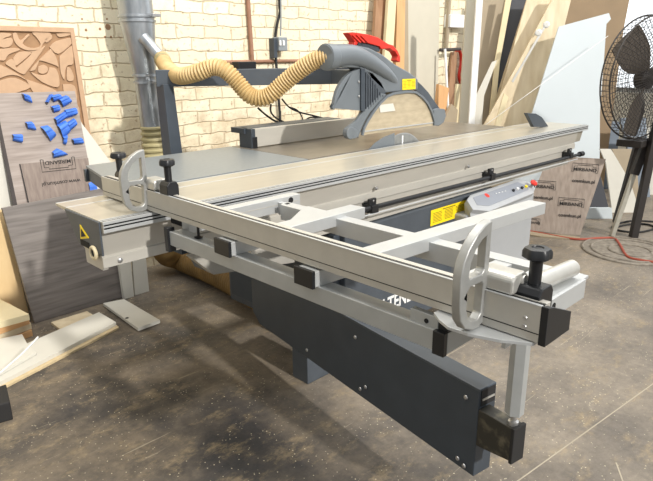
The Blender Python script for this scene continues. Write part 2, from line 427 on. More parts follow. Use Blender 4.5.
# ---- control panel
A_=P(470,196,'z',.735);B_=P(517,180,'z',.735);C_=P(533,189,'z',.675);D_=P(532,194,'z',.665);E_=P(489,209,'z',.66);F_=P(470,206,'z',.668)
pl_o=Vector((2.7,1.655,.628)); 
pn=Vector((0,-.55,.83)).normalized()
def CP(u,v,off=0): return PL(u,v,pl_o+pn*off,pn)
outer=[CP(*q) for q in ((467,200),(470,195),(518,178.5),(534,184),(534,193),(490,211),(473,209.5))]
cp=MB().prism(outer,-pn*.03).build('control_panel','housing',saw,bevel=.003)
mb=MB(); lowc=[Vector((p.x,max(p.y,1.47),.50)) for p in outer]
mb2=MB()
topv=mb2.verts([p-pn*.028 for p in outer]); botv=mb2.verts([Vector((p.x, p.y, .50)) for p in outer])
mb2.bm.faces.new(topv); mb2.bm.faces.new(botv[::-1])
for i in range(len(outer)):
    k=(i+1)%len(outer); mb2.bm.faces.new([topv[k],topv[i],botv[i],botv[k]])
mb2.build('panel_box','housing',cp)
inner=[CP(*q,.0005) for q in ((473,197.5),(517.5,182),(528.5,186.5),(528.5,190),(489,206),(477,205))]
MB().prism(inner,pn*.001).build('button_foil','panelgrey',cp)
def button(u,v,r,h,m,name='button'):
    c=CP(u,v,.001); MB().cyl(c,c+pn*h,r,14).build(name,m,cp,bevel=.001)
button(487,195.5,.016,.002,'red','emblem'); 
for (u,v,m_) in ((513,191,'black'),(517,189.6,'white'),(521.5,188.4,'black'),(525.5,187.2,'yellow')): button(u,v,.0085,.012,m_)
c=CP(530.5,187,.001); es=MB().cyl(c,c+pn*.03,.009,14).build('stop_stem','housing',cp)
MB().lathe([(.004,.022),(.019,.026),(.022,.034),(.017,.042),(.005,.046)],c,pn,20).build('stop_button','red',cp,smooth=True)
mb=MB()
for k in range(4): 
    a=CP(496+k*3,193.4-k*.8,.0016); mb.box(a.x-.006,a.x+.006,a.y-.004,a.y+.004,a.z-.001,a.z+.001)
mb.build('panel_print','white',cp)
# ---- base foot under the arm
MB().box(1.545,1.70,1.70,1.80,0,.25).build('foot','slate',saw,bevel=.004)
# ---- sliding carriage
X0,X1=.725,4.20
prof=[(1.694,.9),(2.055,.9),(2.057,.893),(1.972,.886),(1.895,.80),(1.86,.785),(1.74,.785),(1.725,.862),(1.694,.867)]
st=MB().prism([(X0,y,z) for y,z in prof],(X1-X0,0,0)).build('sliding_table','alu_top',saw,bevel=.0015)
mb=MB()
for z in (.8895,.8795): mb.box(X0+.002,X1,1.6930,1.6945,z-.0022,z+.0022)
for y in (1.703,1.716): mb.box(X0+.002,X1,y,y+.004,.8995,.9003)
mb.build('slot','blackgap',st)
mb=MB()
mb.box(X0-.001,X1+.001,1.692,1.697,.892,.9012); mb.box(X0-.001,X1+.001,1.692,1.697,.866,.877); mb.box(X0-.001,X1+.001,1.692,1.697,.882,.887)
mb.box(X0-.001,X1+.001,1.708,1.714,.899,.901); mb.box(X0-.001,X1+.001,1.722,1.728,.899,.901)
mb.box(X0,X1,1.964,1.972,.899,.9008); mb.box(X0,X1,2.049,2.056,.899,.9008)
mb.build('rail_strip','white_alu',st,bevel=.0004)
sk=MB().prism([(X0,1.712,.866),(X0,1.735,.782),(X0,1.728,.779),(X0,1.728,.745),(X0,1.745,.745),(X0,1.76,.866)],(X1-.10-X0,0,0)).build('skirt','alu_side',st,bevel=.001)
MB().box(1.3,X1-.16,1.738,1.80,.644,.75).build('guide_beam','alu_side',saw,bevel=.002)
# end plate at near left end
ep=MB().prism([(X0-.006,1.968,.896),(X0-.006,1.712,.898),(X0-.006,1.712,.79),(X0-.006,1.885,.795)],(.006,0,0)).build('end_plate','slate',st,bevel=.001)
mb=MB().prism([(X0-.0075,1.852,.865),(X0-.0075,1.795,.832),(X0-.0075,1.862,.815)],(.0015,0,0)); tri=mb.build('warning_triangle','yellow',ep); tri['label']='yellow warning triangle'
MB().prism([(X0-.0085,1.846,.853),(X0-.0085,1.815,.834),(X0-.0085,1.852,.824)],(.001,0,0)).build('triangle_print','ink',ep)
MB().box(X0-.0075,X0-.004,1.80,1.865,.795,.815).build('release_slot','blackgap',ep)
MB().box(X0+.002,X0+.02,1.74,1.86,.735,.80).build('roller_bracket','alu_side',st,bevel=.001)
rl=MB(); rl.tube([(X0-.012,1.762+.018*math.cos(a),.792+.018*math.sin(a)) for a in [2*math.pi*k/20 for k in range(20)]],.006,8,closed=True)
rl.build('end_roller','cream',st,smooth=True)
MB().cyl((X0-.014,1.762,.792),(X0+.004,1.762,.792),.012,16).build('roller_hub','blackgap',st)
for (u,v) in ((120,260),): 
    c=P(u,v,'y',1.727); MB().lathe([(.003,-.002),(.008,0),(.008,.004),(.004,.007)],c,(0,-1,0),14).build('bolt','screw',st,smooth=True)
# rod with clips along the skirt
rod=MB().cyl((1.5,1.69,.728),(4.13,1.69,.708),.011,14).build('guide_rod','black',saw,smooth=True)
for x in (1.95,2.95,3.95):
    mb=MB(); mb.box(x-.022,x+.022,1.675,1.735,.70,.738); mb.box(x-.022,x+.022,1.69,1.705,.735,.765)
    mb.build('rod_clip','black',rod,bevel=.002)
    MB().lathe([(.003,0),(.005,.002),(.003,.004)],(x,1.69,.755),(0,-1,0),10).build('clip_screw','screw',rod)
MB().cyl((4.10,1.69,.709),(4.15,1.69,.708),.018,14).build('rod_end','black',rod,smooth=True)
MB().cyl((1.5,1.677,.703),(4.05,1.68,.684),.0035,8).build('thin_rod','white_alu',rod,smooth=True)
for x in (2.0,2.75): MB().lathe([(.004,0),(.009,.003),(.009,.008),(.005,.014)],(x,1.722,.80),(0,-1,0),12).build('bolt','screw',st,smooth=True)
# dark fin stop on far end
q=lambda u,v:P(u,v,'y',1.86)
fin=MB().prism([q(527,113),(q(536,113.5)),q(542,117),q(549,127),q(534,127)],(0,.025,0)).build('end_stop','slate_dark',st,bevel=.002)
# ---- blade and riving knife
bc=Vector((2.63,2.076,.735))
MB().lathe([(.02,-.002),(.220,-.002),(.225,0),(.220,.002),(.02,.002)],bc,(0,1,0),64).build('saw_blade','plate',saw)
sb=MB().prism([(2.34,2.072,.895),(2.40,2.072,.93),(2.47,2.072,.953),(2.56,2.072,.966),(2.56,2.072,.90)],(0,.002,0)).build('riving_knife','guardgrey',saw)
MB().box(2.625,2.637,2.072,2.073,.9,.945).build('blade_mark','white',saw)
# ---- rip fence
rf=MB().box(1.975,2.80,2.555,2.60,.905,1.0).build('rip_fence','alu_side',saw,bevel=.002)
MB().box(1.95,1.976,2.55,2.66,.895,1.003).build('fence_end','slate_dark',rf,bevel=.002)
MB().box(1.94,2.68,2.60,2.72,.975,1.003).build('fence_top','slate_dark',rf,bevel=.002)
MB().box(1.955,1.985,2.545,2.56,.895,.96).build('fence_clamp','black',rf,bevel=.002)

# ---- overhead column and beam
oc=MB(); 
oc.hexa([(1.655,2.86,.30),(1.745,2.86,.30),(1.745,2.96,.30),(1.655,2.96,.30),(1.655,2.90,1.235),(1.715,2.90,1.235),(1.715,2.98,1.235),(1.655,2.98,1.235)])
col=oc.build('column','slate_dark',saw,bevel=.003)
def beam(a,b,w_,z0,z1,name,m,parent):
    a=Vector(a);b=Vector(b);t=(b-a).normalized();n=Vector((-t.y,t.x,0))*w_/2
    return MB().hexa([(*(a-n).xy,z0),(*(b-n).xy,z0),(*(b+n).xy,z0),(*(a+n).xy,z0),(*(a-n).xy,z1),(*(b-n).xy,z1),(*(b+n).xy,z1),(*(a+n).xy,z1)]).build(name,m,parent,bevel=.003)
bm_=beam((1.665,2.98,0),(2.55,2.33,0),.09,1.222,1.308,'overhead_beam','slate',saw)
beam((2.45,2.40,0),(2.36,2.16,0),.10,1.225,1.30,'beam_bracket','slate',saw)
MB().box(2.0,2.12,2.70,2.76,1.305,1.345).build('beam_clamp','black',bm_,bevel=.003)
# ---- guard
GY=2.12
g=lambda u,v:P(u,v,'y',GY)
def Z(x,y): return g(310+x/3.436, 20+y/3.436)
hood=MB().prism([Z(*p) for p in ((88,84),(150,84),(205,96),(250,118),(290,150),(340,178),(372,203),(372,240),(350,243),(262,250),(240,232),(180,175),(172,165),(90,160))],(0,.09,0)).build('guard_hood','guardgrey',saw,bevel=.008)
# suction pipe swept into the hood
pp=smoothpath([Z(66,128)+Vector((0,.03,0)),Z(92,125)+Vector((0,.03,0)),Z(150,122)+Vector((0,.02,0)),Z(205,142)+Vector((0,.01,0)),Z(258,178)+Vector((0,.005,0)),Z(300,212)+Vector((0,.02,0))],6)
rr=[.058-(.058-.022)*max(0,(i-6)/(len(pp)-7))**1.3 for i in range(len(pp))]
MB().tube(pp,rr,20).build('suction_pipe','guardgrey',hood,smooth=True)
MB().lathe([(.059,-.02),(.063,-.018),(.063,.03),(.059,.035)],Z(76,127)+Vector((0,.03,0)),(1,0,0),24).build('pipe_collar','guardgrey',hood,smooth=True)
# quarter round side box with ribbed face
fanp=[Z(182,168)]+[Z(182-100*math.sin(a),308-140*math.cos(a)) for a in [math.radians(5+85*k/10) for k in range(11)]]+[Z(78,300),Z(88,304),Z(182,312)]
MB().prism(fanp,(0,.02,0)).build('side_guard','guardgrey',hood,bevel=.001)
rb=[Z(182,168),Z(215,182),Z(245,215),Z(262,250),Z(222,288),Z(200,310),Z(182,310)]
rbx=MB().prism(rb,(0,.08,0)).build('ribbed_cover','slate',hood,bevel=.002)
mb=MB()
for k in range(8):
    x=190+k*8; top=168+max(0,(x-182))**1.35*.32; bot=308-max(0,x-200)*1.05
    mb.prism([Z(x,top+6)+Vector((0,-.002,0)),Z(x+3,top+8)+Vector((0,-.002,0)),Z(x+3,bot-4)+Vector((0,-.002,0)),Z(x,bot-2)+Vector((0,-.002,0))],(0,-.004,0))
mb.build('ribs','slate',hood)
mb=MB(); mb.prism([Z(171,168)+Vector((0,-.004,0)),Z(184,168)+Vector((0,-.004,0)),Z(184,314)+Vector((0,-.004,0)),Z(171,312)+Vector((0,-.004,0))],(0,-.006,0)); mb.build('side_flange','slate_dark',hood)
for v in (212,262): MB().lathe([(.003,0),(.006,.002),(.003,.005)],Z(166,v)+Vector((0,-.004,0)),(0,-1,0),10).build('bolt','screw',hood)
# clear window
arch=[(176,396),(182,372),(196,345),(215,315),(238,285),(262,262),(285,252),(330,246),(360,248),(382,264),(400,285),(414,312),(424,345),(424,362)]
MB().prism([Z(*p) for p in arch],(0,.004,0)).build('clear_guard','clear',hood)
MB().prism([Z(*p)+Vector((0,.085,0)) for p in arch],(0,.004,0)).build('clear_guard','clear',hood)
mb=MB(); mb.strip([Z(*p) for p in arch],.012,.012,(0,-1,0)); mb.build('guard_rim','guardgrey',hood)
mb=MB(); mb.strip([Z(178,384),Z(300,368),Z(428,352)],.006,.004,(0,-1,0)); mb.build('guard_edge','white_alu',hood)
mb=MB(); mb.prism([Z(236,292)+Vector((0,-.002,0)),Z(284,286)+Vector((0,-.002,0)),Z(292,312)+Vector((0,-.002,0)),Z(240,318)+Vector((0,-.002,0))],(0,-.001,0)); s_=mb.build('guard_sticker','whiteboard',hood); s_['label']='faded white sticker'
# brackets and rollers
MB().prism([Z(*p)+Vector((0,-.004,0)) for p in ((245,252),(262,256),(235,282),(205,318),(186,350),(176,372),(164,404),(132,400),(128,372),(140,360),(160,345),(178,318))],(0,.02,0)).build('left_bracket','guardgrey',hood,bevel=.002)
for (x,y,r) in ((136,388,.032),(148,390,.026)):
    MB().cyl(Z(x,y)+Vector((0,-.012,0)),Z(x,y)+Vector((0,.02,0)),r,22).build('guard_roller','guardgrey',hood,bevel=.003)
armp=[(360,240),(372,205),(392,222),(416,248),(440,283),(460,310),(464,335),(456,362),(442,362),(432,318),(412,283),(392,256),(374,242)]
MB().prism([Z(*p)+Vector((0,.02,0)) for p in armp],(0,.02,0)).build('right_arm','slate',hood,bevel=.002)
MB().prism([Z(*p)+Vector((0,.0,0)) for p in ((426,310),(438,303),(464,306),(468,330),(460,352),(444,364),(426,362))],(0,.02,0)).build('right_bracket','guardgrey',hood,bevel=.003)
a,b_,c_,d_=Z(316,203),Z(361,201),Z(361,238),Z(316,240)
c0=(a+b_+c_+d_)/4+Vector((0,-.002,0))
label_plate(c0,(b_-a).length,(a-d_).length,hood,(b_-a),(a-d_),rows=5)
# ---- crosscut fence
Y0,Y1=.397,2.035
fp=[(.885,.905),(.885,.972),(.890,.972),(.890,.9695),(.903,.9695),(.903,.972),(.917,.972),(.917,.945),(.93,.94),(.93,.905)]
fe=MB().prism([(x,Y0,z) for x,z in fp],(0,Y1-Y0,0)).build('crosscut_fence','alu_side',saw,bevel=.0008)
MB().box(.8842,.8852,Y0+.001,Y1,.9205,.9220).build('fence_groove','blackgap',fe)
MB().box(.8838,.8902,Y0,Y1-.37,.9715,.9732).build('fence_lip','white_alu',fe)
MB().box(.8903,.9029,Y0+.001,Y1-.002,.9694,.9702).build('top_slot','rubber',fe)
# front lower ledge
MB().box(.93,.972,Y0,1.60,.903,.915).build('base_flange','alu',fe,bevel=.001)
cap=MB().prism([(.8845,Y0-.012,.902),(.8845,Y0-.012,.973),(.905,Y0-.012,.968),(.968,Y0-.012,.942),(.978,Y0-.012,.938),(.978,Y0-.012,.902)],(0,.013,0)).build('end_cap','black',fe,bevel=.001)
for z in (.944,.928): MB().lathe([(.002,0),(.0042,.0005),(.0035,.002)],(.885,.424,z),(-1,0,0),12).build('fence_screw','screw',fe)
def stop(y, name='flip_stop'):
    o=[(.893,1.098),(.872,1.094),(.848,1.082),(.826,1.062),(.812,1.040),(.806,1.015),(.807,.965),(.812,.935),(.828,.915),(.850,.905),(.875,.905),(.893,.912)]
    pts=[(x,y,z) for x,z in o]
    i1=[(.880,1.075),(.866,1.070),(.846,1.055),(.834,1.035),(.830,1.012),(.834,1.006),(.872,1.006),(.879,1.013)]
    i2=[(.879,.985),(.872,.991),(.836,.991),(.829,.984),(.829,.950),(.836,.930),(.850,.921),(.866,.921),(.877,.930)]
    # solid then boolean-free: build as webs around the two openings
    bm=bmesh.new()
    me=bpy.data.meshes.new('t')
    import mathutils
    outer=[Vector((x,z)) for x,z in o]; h1=[Vector((x,z)) for x,z in i1]; h2=[Vector((x,z)) for x,z in i2]
    def dens(l,n=3): 
        r=[]
        for i in range(len(l)):
            a=l[i];b=l[(i+1)%len(l)]
            for k in range(n): r.append(a.lerp(b,k/n))
        return r
    loops=[outer,h1,h2]; vs=[];es=[];off=0
    for l in loops:
        vs+=l; es+=[(off+i,off+(i+1)%len(l)) for i in range(len(l))]; off+=len(l)
    from mathutils.geometry import delaunay_2d_cdt, tessellate_polygon
    tri=tessellate_polygon([[Vector((p.x,p.y,0)) for p in l] for l in loops])
    mbb=MB()
    f=mbb.verts([(p.x,y,p.y) for p in vs]); k=mbb.verts([(p.x,y+.018,p.y) for p in vs])
    for t in tri:
        try: mbb.bm.faces.new([f[i] for i in t]); mbb.bm.faces.new([k[i] for i in t][::-1])
        except ValueError: pass
    for a_,b2 in es: mbb.bm.faces.new([f[a_],f[b2],k[b2],k[a_]])
    s=mbb.build(name,'cast',saw,bevel=.002,smooth=True)
    # hinge that carries it on the fence
    h=MB(); h.prism([(.888,y-.05,.974),(.888,y-.05,1.0),(.897,y-.05,1.008),(.93,y-.05,1.008),(.942,y-.05,1.0),(.942,y-.05,.974)],(0,.068,0))
    h.build('hinge','alu',s,bevel=.004)
    MB().cyl((.925,y-.054,.992),(.925,y+.02,.992),.011,16).build('hinge_pin','alu',s,smooth=True)
    return s
def knob(x,y,z,parent,r=.024,stem=.045,block=(.03,.028,.05)):
    bx,by,bz=block
    b=MB().prism([(x-bx,y-by,z-stem-bz),(x+bx,y-by,z-stem-bz),(x+bx,y-by,z-stem-.012),(x+bx-.008,y-by,z-stem),(x-bx+.008,y-by,z-stem),(x-bx,y-by,z-stem-.012)],(0,2*by,0)).build('clamp_block','black',parent,bevel=.003)
    MB().lathe([(.011,-stem-.001),(.011,-.006),(.013,0),(r*.8,.002)],(x,y,z),(0,0,1),16).build('knob_stem','black',parent,smooth=True)
    mb=MB(); prof=[(r*.75,0),(r,.004),(r,.014),(r*.86,.020),(r*.45,.021),(r*.4,.019),(.001,.019)]
    seg=48; rings=[]
    for rr,h in prof:
        rings.append(mb.verts([(x+math.cos(2*math.pi*k/seg)*rr*(1+.05*math.cos(6*2*math.pi*k/seg)*(rr>r*.7)),y+math.sin(2*math.pi*k/seg)*rr*(1+.05*math.cos(6*2*math.pi*k/seg)*(rr>r*.7)),z+h) for k in range(seg)]))
    for A,B in zip(rings,rings[1:]):
        for k in range(seg): mb.bm.faces.new([A[k],A[(k+1)%seg],B[(k+1)%seg],B[k]])
    mb.bm.faces.new(rings[0][::-1]); mb.bm.faces.new(rings[-1])
    mb.build('knob','black',parent,smooth=True)
sR=stop(.503); sL=stop(1.715)
knob(.93,.435,1.035,sR,block=(.026,.024,.05)); knob(.905,1.605,1.058,sL,block=(.02,.024,.045)); 
knob(.95,2.02,1.030,fe,r=.028,block=(.014,.018,.05))
# ---- outrigger frame
fr=MB().box(.88,.925,.60,1.585,.818,.862).build('outrigger_frame','tubegrey',saw,bevel=.0015)
MB().box(.874,.90,1.585,1.607,.795,.873).build('end_cap','black',fr,bevel=.002)
MB().box(.874,.886,.575,.602,.815,.864).build('end_cap','black',fr,bevel=.001)
MB().box(.886,1.28,.575,.602,.818,.862).build('end_tube','tubegrey',fr,bevel=.001)
MB().box(1.27,1.315,.50,1.52,.835,.888).build('rear_tube','white_alu',fr,bevel=.0015)
MB().box(1.285,1.305,1.50,1.55,.845,.888).build('rear_tube_end','white_alu',fr,bevel=.0015)
# rail beside the carriage
r_=MB().box(.93,1.39,1.55,1.592,.850,.901).build('mounting_rail','white_alu',fr,bevel=.0015)
MB().box(.935,1.38,1.5493,1.551,.878,.880).build('rail_groove','alu_side',fr)
MB().cyl((1.345,1.549,.885),(1.345,1.5515,.885),.011,16).build('rail_hole','black',fr)
MB().box(.95,1.38,1.592,1.693,.855,.872).build('rail_gap_shade','blackgap',fr)  # black filler box in the open gap, its shade put into the colour
# bar 1 and 2
def bar(pts,z0,z1,name,m): 
    return MB().prism([(x,y,z1) for x,y in pts],(0,0,z0-z1)).build(name,m,fr,bevel=.0015)
b1=bar([(.87,1.25),(.87,1.315),(1.40,1.312),(1.405,1.252)],.862,.9,'cross_bar','white_alu')
MB().prism([(1.13,1.31,.899),(1.29,1.31,.899),(1.29,1.40,.899),(1.27,1.40,.899)],(0,0,-.03)).build('gusset','white_alu',fr)
MB().box(.862,.871,1.248,1.317,.860,.903).build('bar_cap','black',fr,bevel=.001)
b2=bar([(.87,.928),(.87,.988),(1.86,.918),(1.86,.858)],.862,.9,'cross_bar','white_alu')
MB().box(.862,.871,.926,.99,.860,.903).build('bar_cap','black',fr,bevel=.001)
b3=bar([(1.0,.66),(1.0,.71),(1.29,.70),(1.29,.655)],.855,.885,'cross_bar','white_alu')
# side plate with holes at the near end
sp_=MB().box(.93,1.275,.478,.487,.848,.892).build('side_plate','white_alu',fr,bevel=.001)
MB().box(.93,1.31,.487,.60,.882,.889).build('top_web','white_alu',fr,bevel=.001)
MB().cyl((1.12,.4770,.875),(1.12,.4786,.875),.008,14).build('plate_hole','blackgap',fr)
MB().cyl((1.255,.53,.8885),(1.255,.53,.8895),.008,14).build('plate_hole','blackgap',fr)
ro=MB().cyl((1.0,.535,.910),(1.275,.512,.910),.019,24).build('support_roller','alu',fr,smooth=True)
MB().box(.885,.90,.598,.665,.858,.888).build('pivot_plate','tubegrey',fr,bevel=.001)
MB().cyl((.8835,.625,.873),(.8855,.625,.873),.005,12).build('plate_hole','blackgap',fr)
MB().box(.886,.93,.575,.598,.862,.895).build('pivot_block','black',fr,bevel=.001)
# small foot screws beneath the fence
for y in (1.46,):
    MB().lathe([(.012,0),(.014,.003),(.004,.006),(.004,.035)],(.905,y,.863),(0,0,1),14).build('levelling_screw','black',fr,smooth=True)
# white ledge below the fence at the near end
MB().prism([(.853,.575,.903),(.838,.545,.903),(.84,.505,.903),(.858,.45,.903),(.886,.405,.903),(.90,.405,.903),(.90,.60,.903),(.872,.60,.903)],(0,0,-.006)).build('flip_ledge','white_alu',fe,bevel=.0005)
# ---- swing arm (own axis)
E0=Vector((1.305,.735,0)); ad=Vector((.158,.9874,0)).normalized(); an=Vector((ad.y,-ad.x,0))
def AR(s,t,z): p=E0+ad*s+an*t; return Vector((p.x,p.y,z))
sa=MB().prism([AR(0,0,.205),AR(0,0,.49),AR(1.31,0,.49),AR(1.31,0,.26),AR(1.25,0,.215)],an*.072).build('support_arm','slate_dark',saw,bevel=.003)
MB().prism([AR(-.001,-.002,.484),AR(-.001,-.002,.492),AR(1.30,-.002,.492),AR(1.30,-.002,.484)],an*.006).build('arm_edge','slate',sa,bevel=.001)
MB().prism([AR(-.002,.008,.435),AR(-.002,.008,.485),AR(-.002,.066,.485),AR(-.002,.066,.435)],ad*.003).build('arm_end_cover','rubber',sa)
MB().prism([AR(-.004,.012,.452),AR(-.004,.012,.458),AR(-.004,.062,.458),AR(-.004,.062,.452)],ad*.003).build('end_strip','alu',sa)
for s,z in ((.045,.445),(.06,.232),(.035,.222),(.55,.43),(.30,.40),(.52,.24),(.86,.25),(.49,.262)):
    if (s,z)==(.30,.40): continue
    MB().lathe([(.003,0),(.0075,.001),(.006,.004),(.002,.005)],AR(s,-.001,z),-an,14).build('bolt','screw',sa,smooth=True)
bl=MB().prism([AR(-.112,.002,.327),AR(-.112,.002,.428),AR(.10,.002,.428),AR(.10,.002,.30),AR(-.02,.002,.312)],an*.046).build('telescopic_block','blockend',saw,bevel=.003)
MB().prism([AR(-.122,-.001,.322),AR(-.122,-.001,.431),AR(-.122,.050,.431),AR(-.122,.050,.322)],ad*.011).build('end_cap','rubber',bl,bevel=.002)
# hexagonal prop
hx=AR(-.100,.022,0)
mb=MB(); mb.tube([(hx.x,hx.y,.462),(hx.x,hx.y,.86)],.025,6); hl=mb.build('support_leg','tubegrey',saw,bevel=.001)
MB().lathe([(.014,0),(.014,.010),(.008,.012),(.008,.030),(.018,.034)],(hx.x,hx.y,.428),(0,0,1),16).build('adjuster','screw',hl,smooth=True)
# ---- table underside bracket seen below the extension
MB().prism([(1.20,2.0,.60),(1.28,2.0,.60),(1.75,2.0,.52),(1.75,2.0,.44),(1.30,2.0,.50)],(0,.05,0)).build('underframe_rail','alu_side',saw,bevel=.002)
MB().box(1.22,1.80,2.15,2.45,.62,.80).build('underframe','slate_dark',saw,bevel=.004)
MB().prism([(1.25,2.05,.62),(1.30,2.05,.50),(1.36,2.05,.50),(1.34,2.05,.62)],(0,.1,0)).build('underframe_bracket','slate',saw,bevel=.002)
# ================================================================== DUST EXTRACTION
DX,DY=1.825,3.38
dd=thing('dust_duct',(DX,DY,0),'galvanised metal dust duct standing upright against the brick wall','duct')
def sheared(prof, name, m, parent):    # prof: (radius, z) ; the axis leans a touch to the left going up
    mb=MB(); rings=[]; seg=32
    for r,z in prof:
        cx=DX-.0*z
        rings.append(mb.verts([(DX+ (-.03*max(0,z-1.0)/.6)+math.cos(2*math.pi*k/seg)*r,DY+math.sin(2*math.pi*k/seg)*r,z) for k in range(seg)]))
    for A,B in zip(rings,rings[1:]):
        for k in range(seg): mb.bm.faces.new([A[k],A[(k+1)%seg],B[(k+1)%seg],B[k]])
    mb.bm.faces.new(rings[0][::-1]); mb.bm.faces.new(rings[-1])
    return mb.build(name,m,parent,smooth=True)
sheared([(.064,.97),(.064,1.27),(.066,1.275),(.098,1.56),(.098,2.6)],'duct_pipe','galv',dd)
for z,r in ((1.600,.098),(1.575,.098),(1.272,.067),(1.232,.065)):
    sheared([(r,z-.01),(r+.008,z-.008),(r+.008,z+.004),(r,z+.006)],'duct_clamp','galv',dd)
MB().box(DX-.0,DX+.05,DY-.135,DY-.10,1.592,1.61).build('clamp_latch','screw',dd,bevel=.002)
MB().box(DX-.02,DX+.03,DY-.10,DY-.06,1.225,1.24).build('clamp_latch','screw',dd,bevel=.002)
prof=[]
z=.3
while z<.98:
    prof+= [(.062,z),(.072,z+.008),(.072,z+.018),(.062,z+.026)]; z+=.034
sheared(prof,'flexible_section','hose_old',dd)
def hp(u,v,y): return P(u,v,'y',y)
ba,bb=hp(143,37,3.30),hp(162,59,3.22)
MB().cyl(ba,bb,.033,20).build('branch_pipe','galv',dd,smooth=True)
def ribhose(name, pts, r, pitch, m, label=None, cat='hose', parent=None, n=10, amp=.14):
    c=smoothpath(pts,n)
    # resample by length
    L=[0]
    for a,b in zip(c,c[1:]): L.append(L[-1]+(b-a).length)
    tot=L[-1]; cnt=int(tot/pitch*4); out=[];rs=[]; j=0
    for i in range(cnt+1):
        s=tot*i/cnt
        while j<len(L)-2 and L[j+1]<s: j+=1
        t=(s-L[j])/max(1e-9,L[j+1]-L[j]); out.append(c[j].lerp(c[j+1],t)); rs.append(r*(1+amp*(0,.7,1,.7)[i%4]-amp*.6))
    o=MB().tube(out,rs,20).build(name,m,parent,smooth=True)
    if label: tag(o,label,cat)
    return o,out
pts=[hp(162,59,3.21),hp(168,69,3.05),hp(179,76,2.86),hp(196,73,2.74),hp(214,67,2.66),hp(226,71,2.61),hp(238,83,2.57),hp(248,94,2.53),hp(258,98,2.49),(hp(270,95,2.44)),hp(284,83,2.38),hp(300,70,2.30),hp(316,60,2.22),hp(333,56,2.14)]
dh=thing('dust_hose',tuple(pts[0]),'yellow tan ribbed extraction hose sagging from the wall duct to the blade guard','hose')
hs,out=ribhose('ribbed_tube',pts,.0415,.0165,'hose',parent=dh,amp=.2)
# darker spiral wire
mb=MB()
for i in range(2,len(out)-1,4):
    t=(out[i+1]-out[i-1]).normalized(); mb2=t.orthogonal().normalized(); w3=t.cross(mb2)
    mb.tube([out[i]+(mb2*math.cos(2*math.pi*k/16)+w3*math.sin(2*math.pi*k/16))*.038 for k in range(16)],.002,5,closed=True)
for o_ in [mb.build('spiral_wire','hose_rib',dh)]: o_['kind']='stuff'
for s in (1,6,11):
    t=(out[s+2]-out[s]).normalized(); MB().lathe([(.042,-.005),(.046,-.004),(.046,.004),(.042,.005)],out[s],t,24).build('hose_clamp','hose_old',dh,smooth=True)
mb=MB(); c_=[hp(u,v,2.98) for u,v in ((176,76),(184,80),(194,81),(190,77),(180,74))]
mb.tube(smoothpath(c_,4),.002,5); mb.build('tie_wire','screw',dh)
# hose on the floor under the table
z_=[F_ for F_ in [Vector((1.825,3.38,.28)),Vector((1.825,3.34,.17)),P(178,256,'z',.10),P(192,262,'z',.09),P(214,271,'z',.09),P(236,282,'z',.09),P(256,294,'z',.09),P(276,303,'z',.09)]]
ribhose('floor_hose',z_,.085,.026,'hose_floor','brown ribbed hose lying on the dusty floor under the saw table',amp=.07)
# ================================================================== PUSH STICK
def R4(x,y,off=0): return P(330+x/6.414,25+y/6.413,'y',2.15)
ps=thing('push_stick',tuple(R4(250,150)),'red plastic push stick lying on top of the grey blade guard','push stick')
pw=[(120,50),(145,46),(185,50),(250,62),(310,80),(375,122),(405,130),(435,165),(452,205),(450,240),(428,228),(436,200),(420,172),(398,160),(385,150),(330,155),(320,138),(250,118),(185,108),(172,130),(155,128),(160,108)]
MB().prism([R4(*p) for p in pw],(0,.045,0)).build('handle','red',ps,bevel=.003)
mb=MB()
for (a,b_) in (((140,62),(190,112)),((165,60),(215,112)),((195,66),(240,112))):
    mb.strip([R4(*a)+Vector((0,-.002,0)),R4(*b_)+Vector((0,-.002,0))],.007,.006,(0,-1,0))
mb.build('grip_rib','red',ps)
MB().prism([R4(*p)+Vector((0,.01,0)) for p in ((190,112),(300,130),(330,150),(325,172),(255,150),(190,130))],(0,.03,0)).build('holder','slate_dark',ps)
# ================================================================== BACK WALL FIXTURES
wy=3.6
vp=MB()
vp.tube([P(240+6.5,-20,'y',wy-.02),P(252.5,66,'y',wy-.02)],.016,12)
tag(vp.build('wall_pipe','rustpipe',smooth=True),'brown vertical pipe running down the painted brick wall','pipe')
a=P(222,62,'y',wy-.015);b=P(349,61,'y',wy-.015)
mb=MB(); mb.tube([a,(b.x,b.y,a.z)],.012,10); tag(mb.build('wall_conduit','rustpipe',smooth=True),'thin brown horizontal conduit on the brick wall above the grey beam','pipe')
a=P(278,39,'y',wy-.03)
eb=thing('electric_box',(a.x,wy-.03,a.z-.08),'grey electric box with two white switches on the brick wall','electric box')
c0=P(278,37,'y',wy-.07);c1=P(287,51,'y',wy-.07)
MB().box(c0.x,c1.x,wy-.08,wy,c1.z,c0.z).build('housing','elec',eb,bevel=.006)
for du in (2.2,5.6):
    s0=P(278+du,43,'y',wy-.085); MB().box(s0.x-.008,s0.x+.008,wy-.09,wy-.08,s0.z-.018,s0.z+.018).build('switch','white',eb,bevel=.002)
mb=MB(); d0=P(273,38,'y',wy-.05); d1=P(278,58,'y',wy-.05); mb.box(d0.x,d1.x-.01,wy-.06,wy,d1.z,d0.z); mb.build('back_plate','slate_dark',eb,bevel=.004)
mb=MB(); mb.tube(smoothpath([P(279,-25,'y',wy-.03),P(279.5,5,'y',wy-.03),P(280,12,'y',wy-.03),P(277,25,'y',wy-.03),P(275.2,40,'y',wy-.02),P(276.5,68,'y',wy-.04),P(279.5,110,'y',wy-.03),P(280,125,'y',wy-.03),P(280,260,'y',wy-.03)],6),.010,8)
tag(mb.build('power_cable','rubber',smooth=True),'black cable hanging down the wall past the grey electric box','cable')
mb=MB(); mb.tube(smoothpath([P(280.5,-20,'y',wy-.05),P(281,15,'y',wy-.05),P(280.5,36,'y',wy-.05)],4),.006,8)
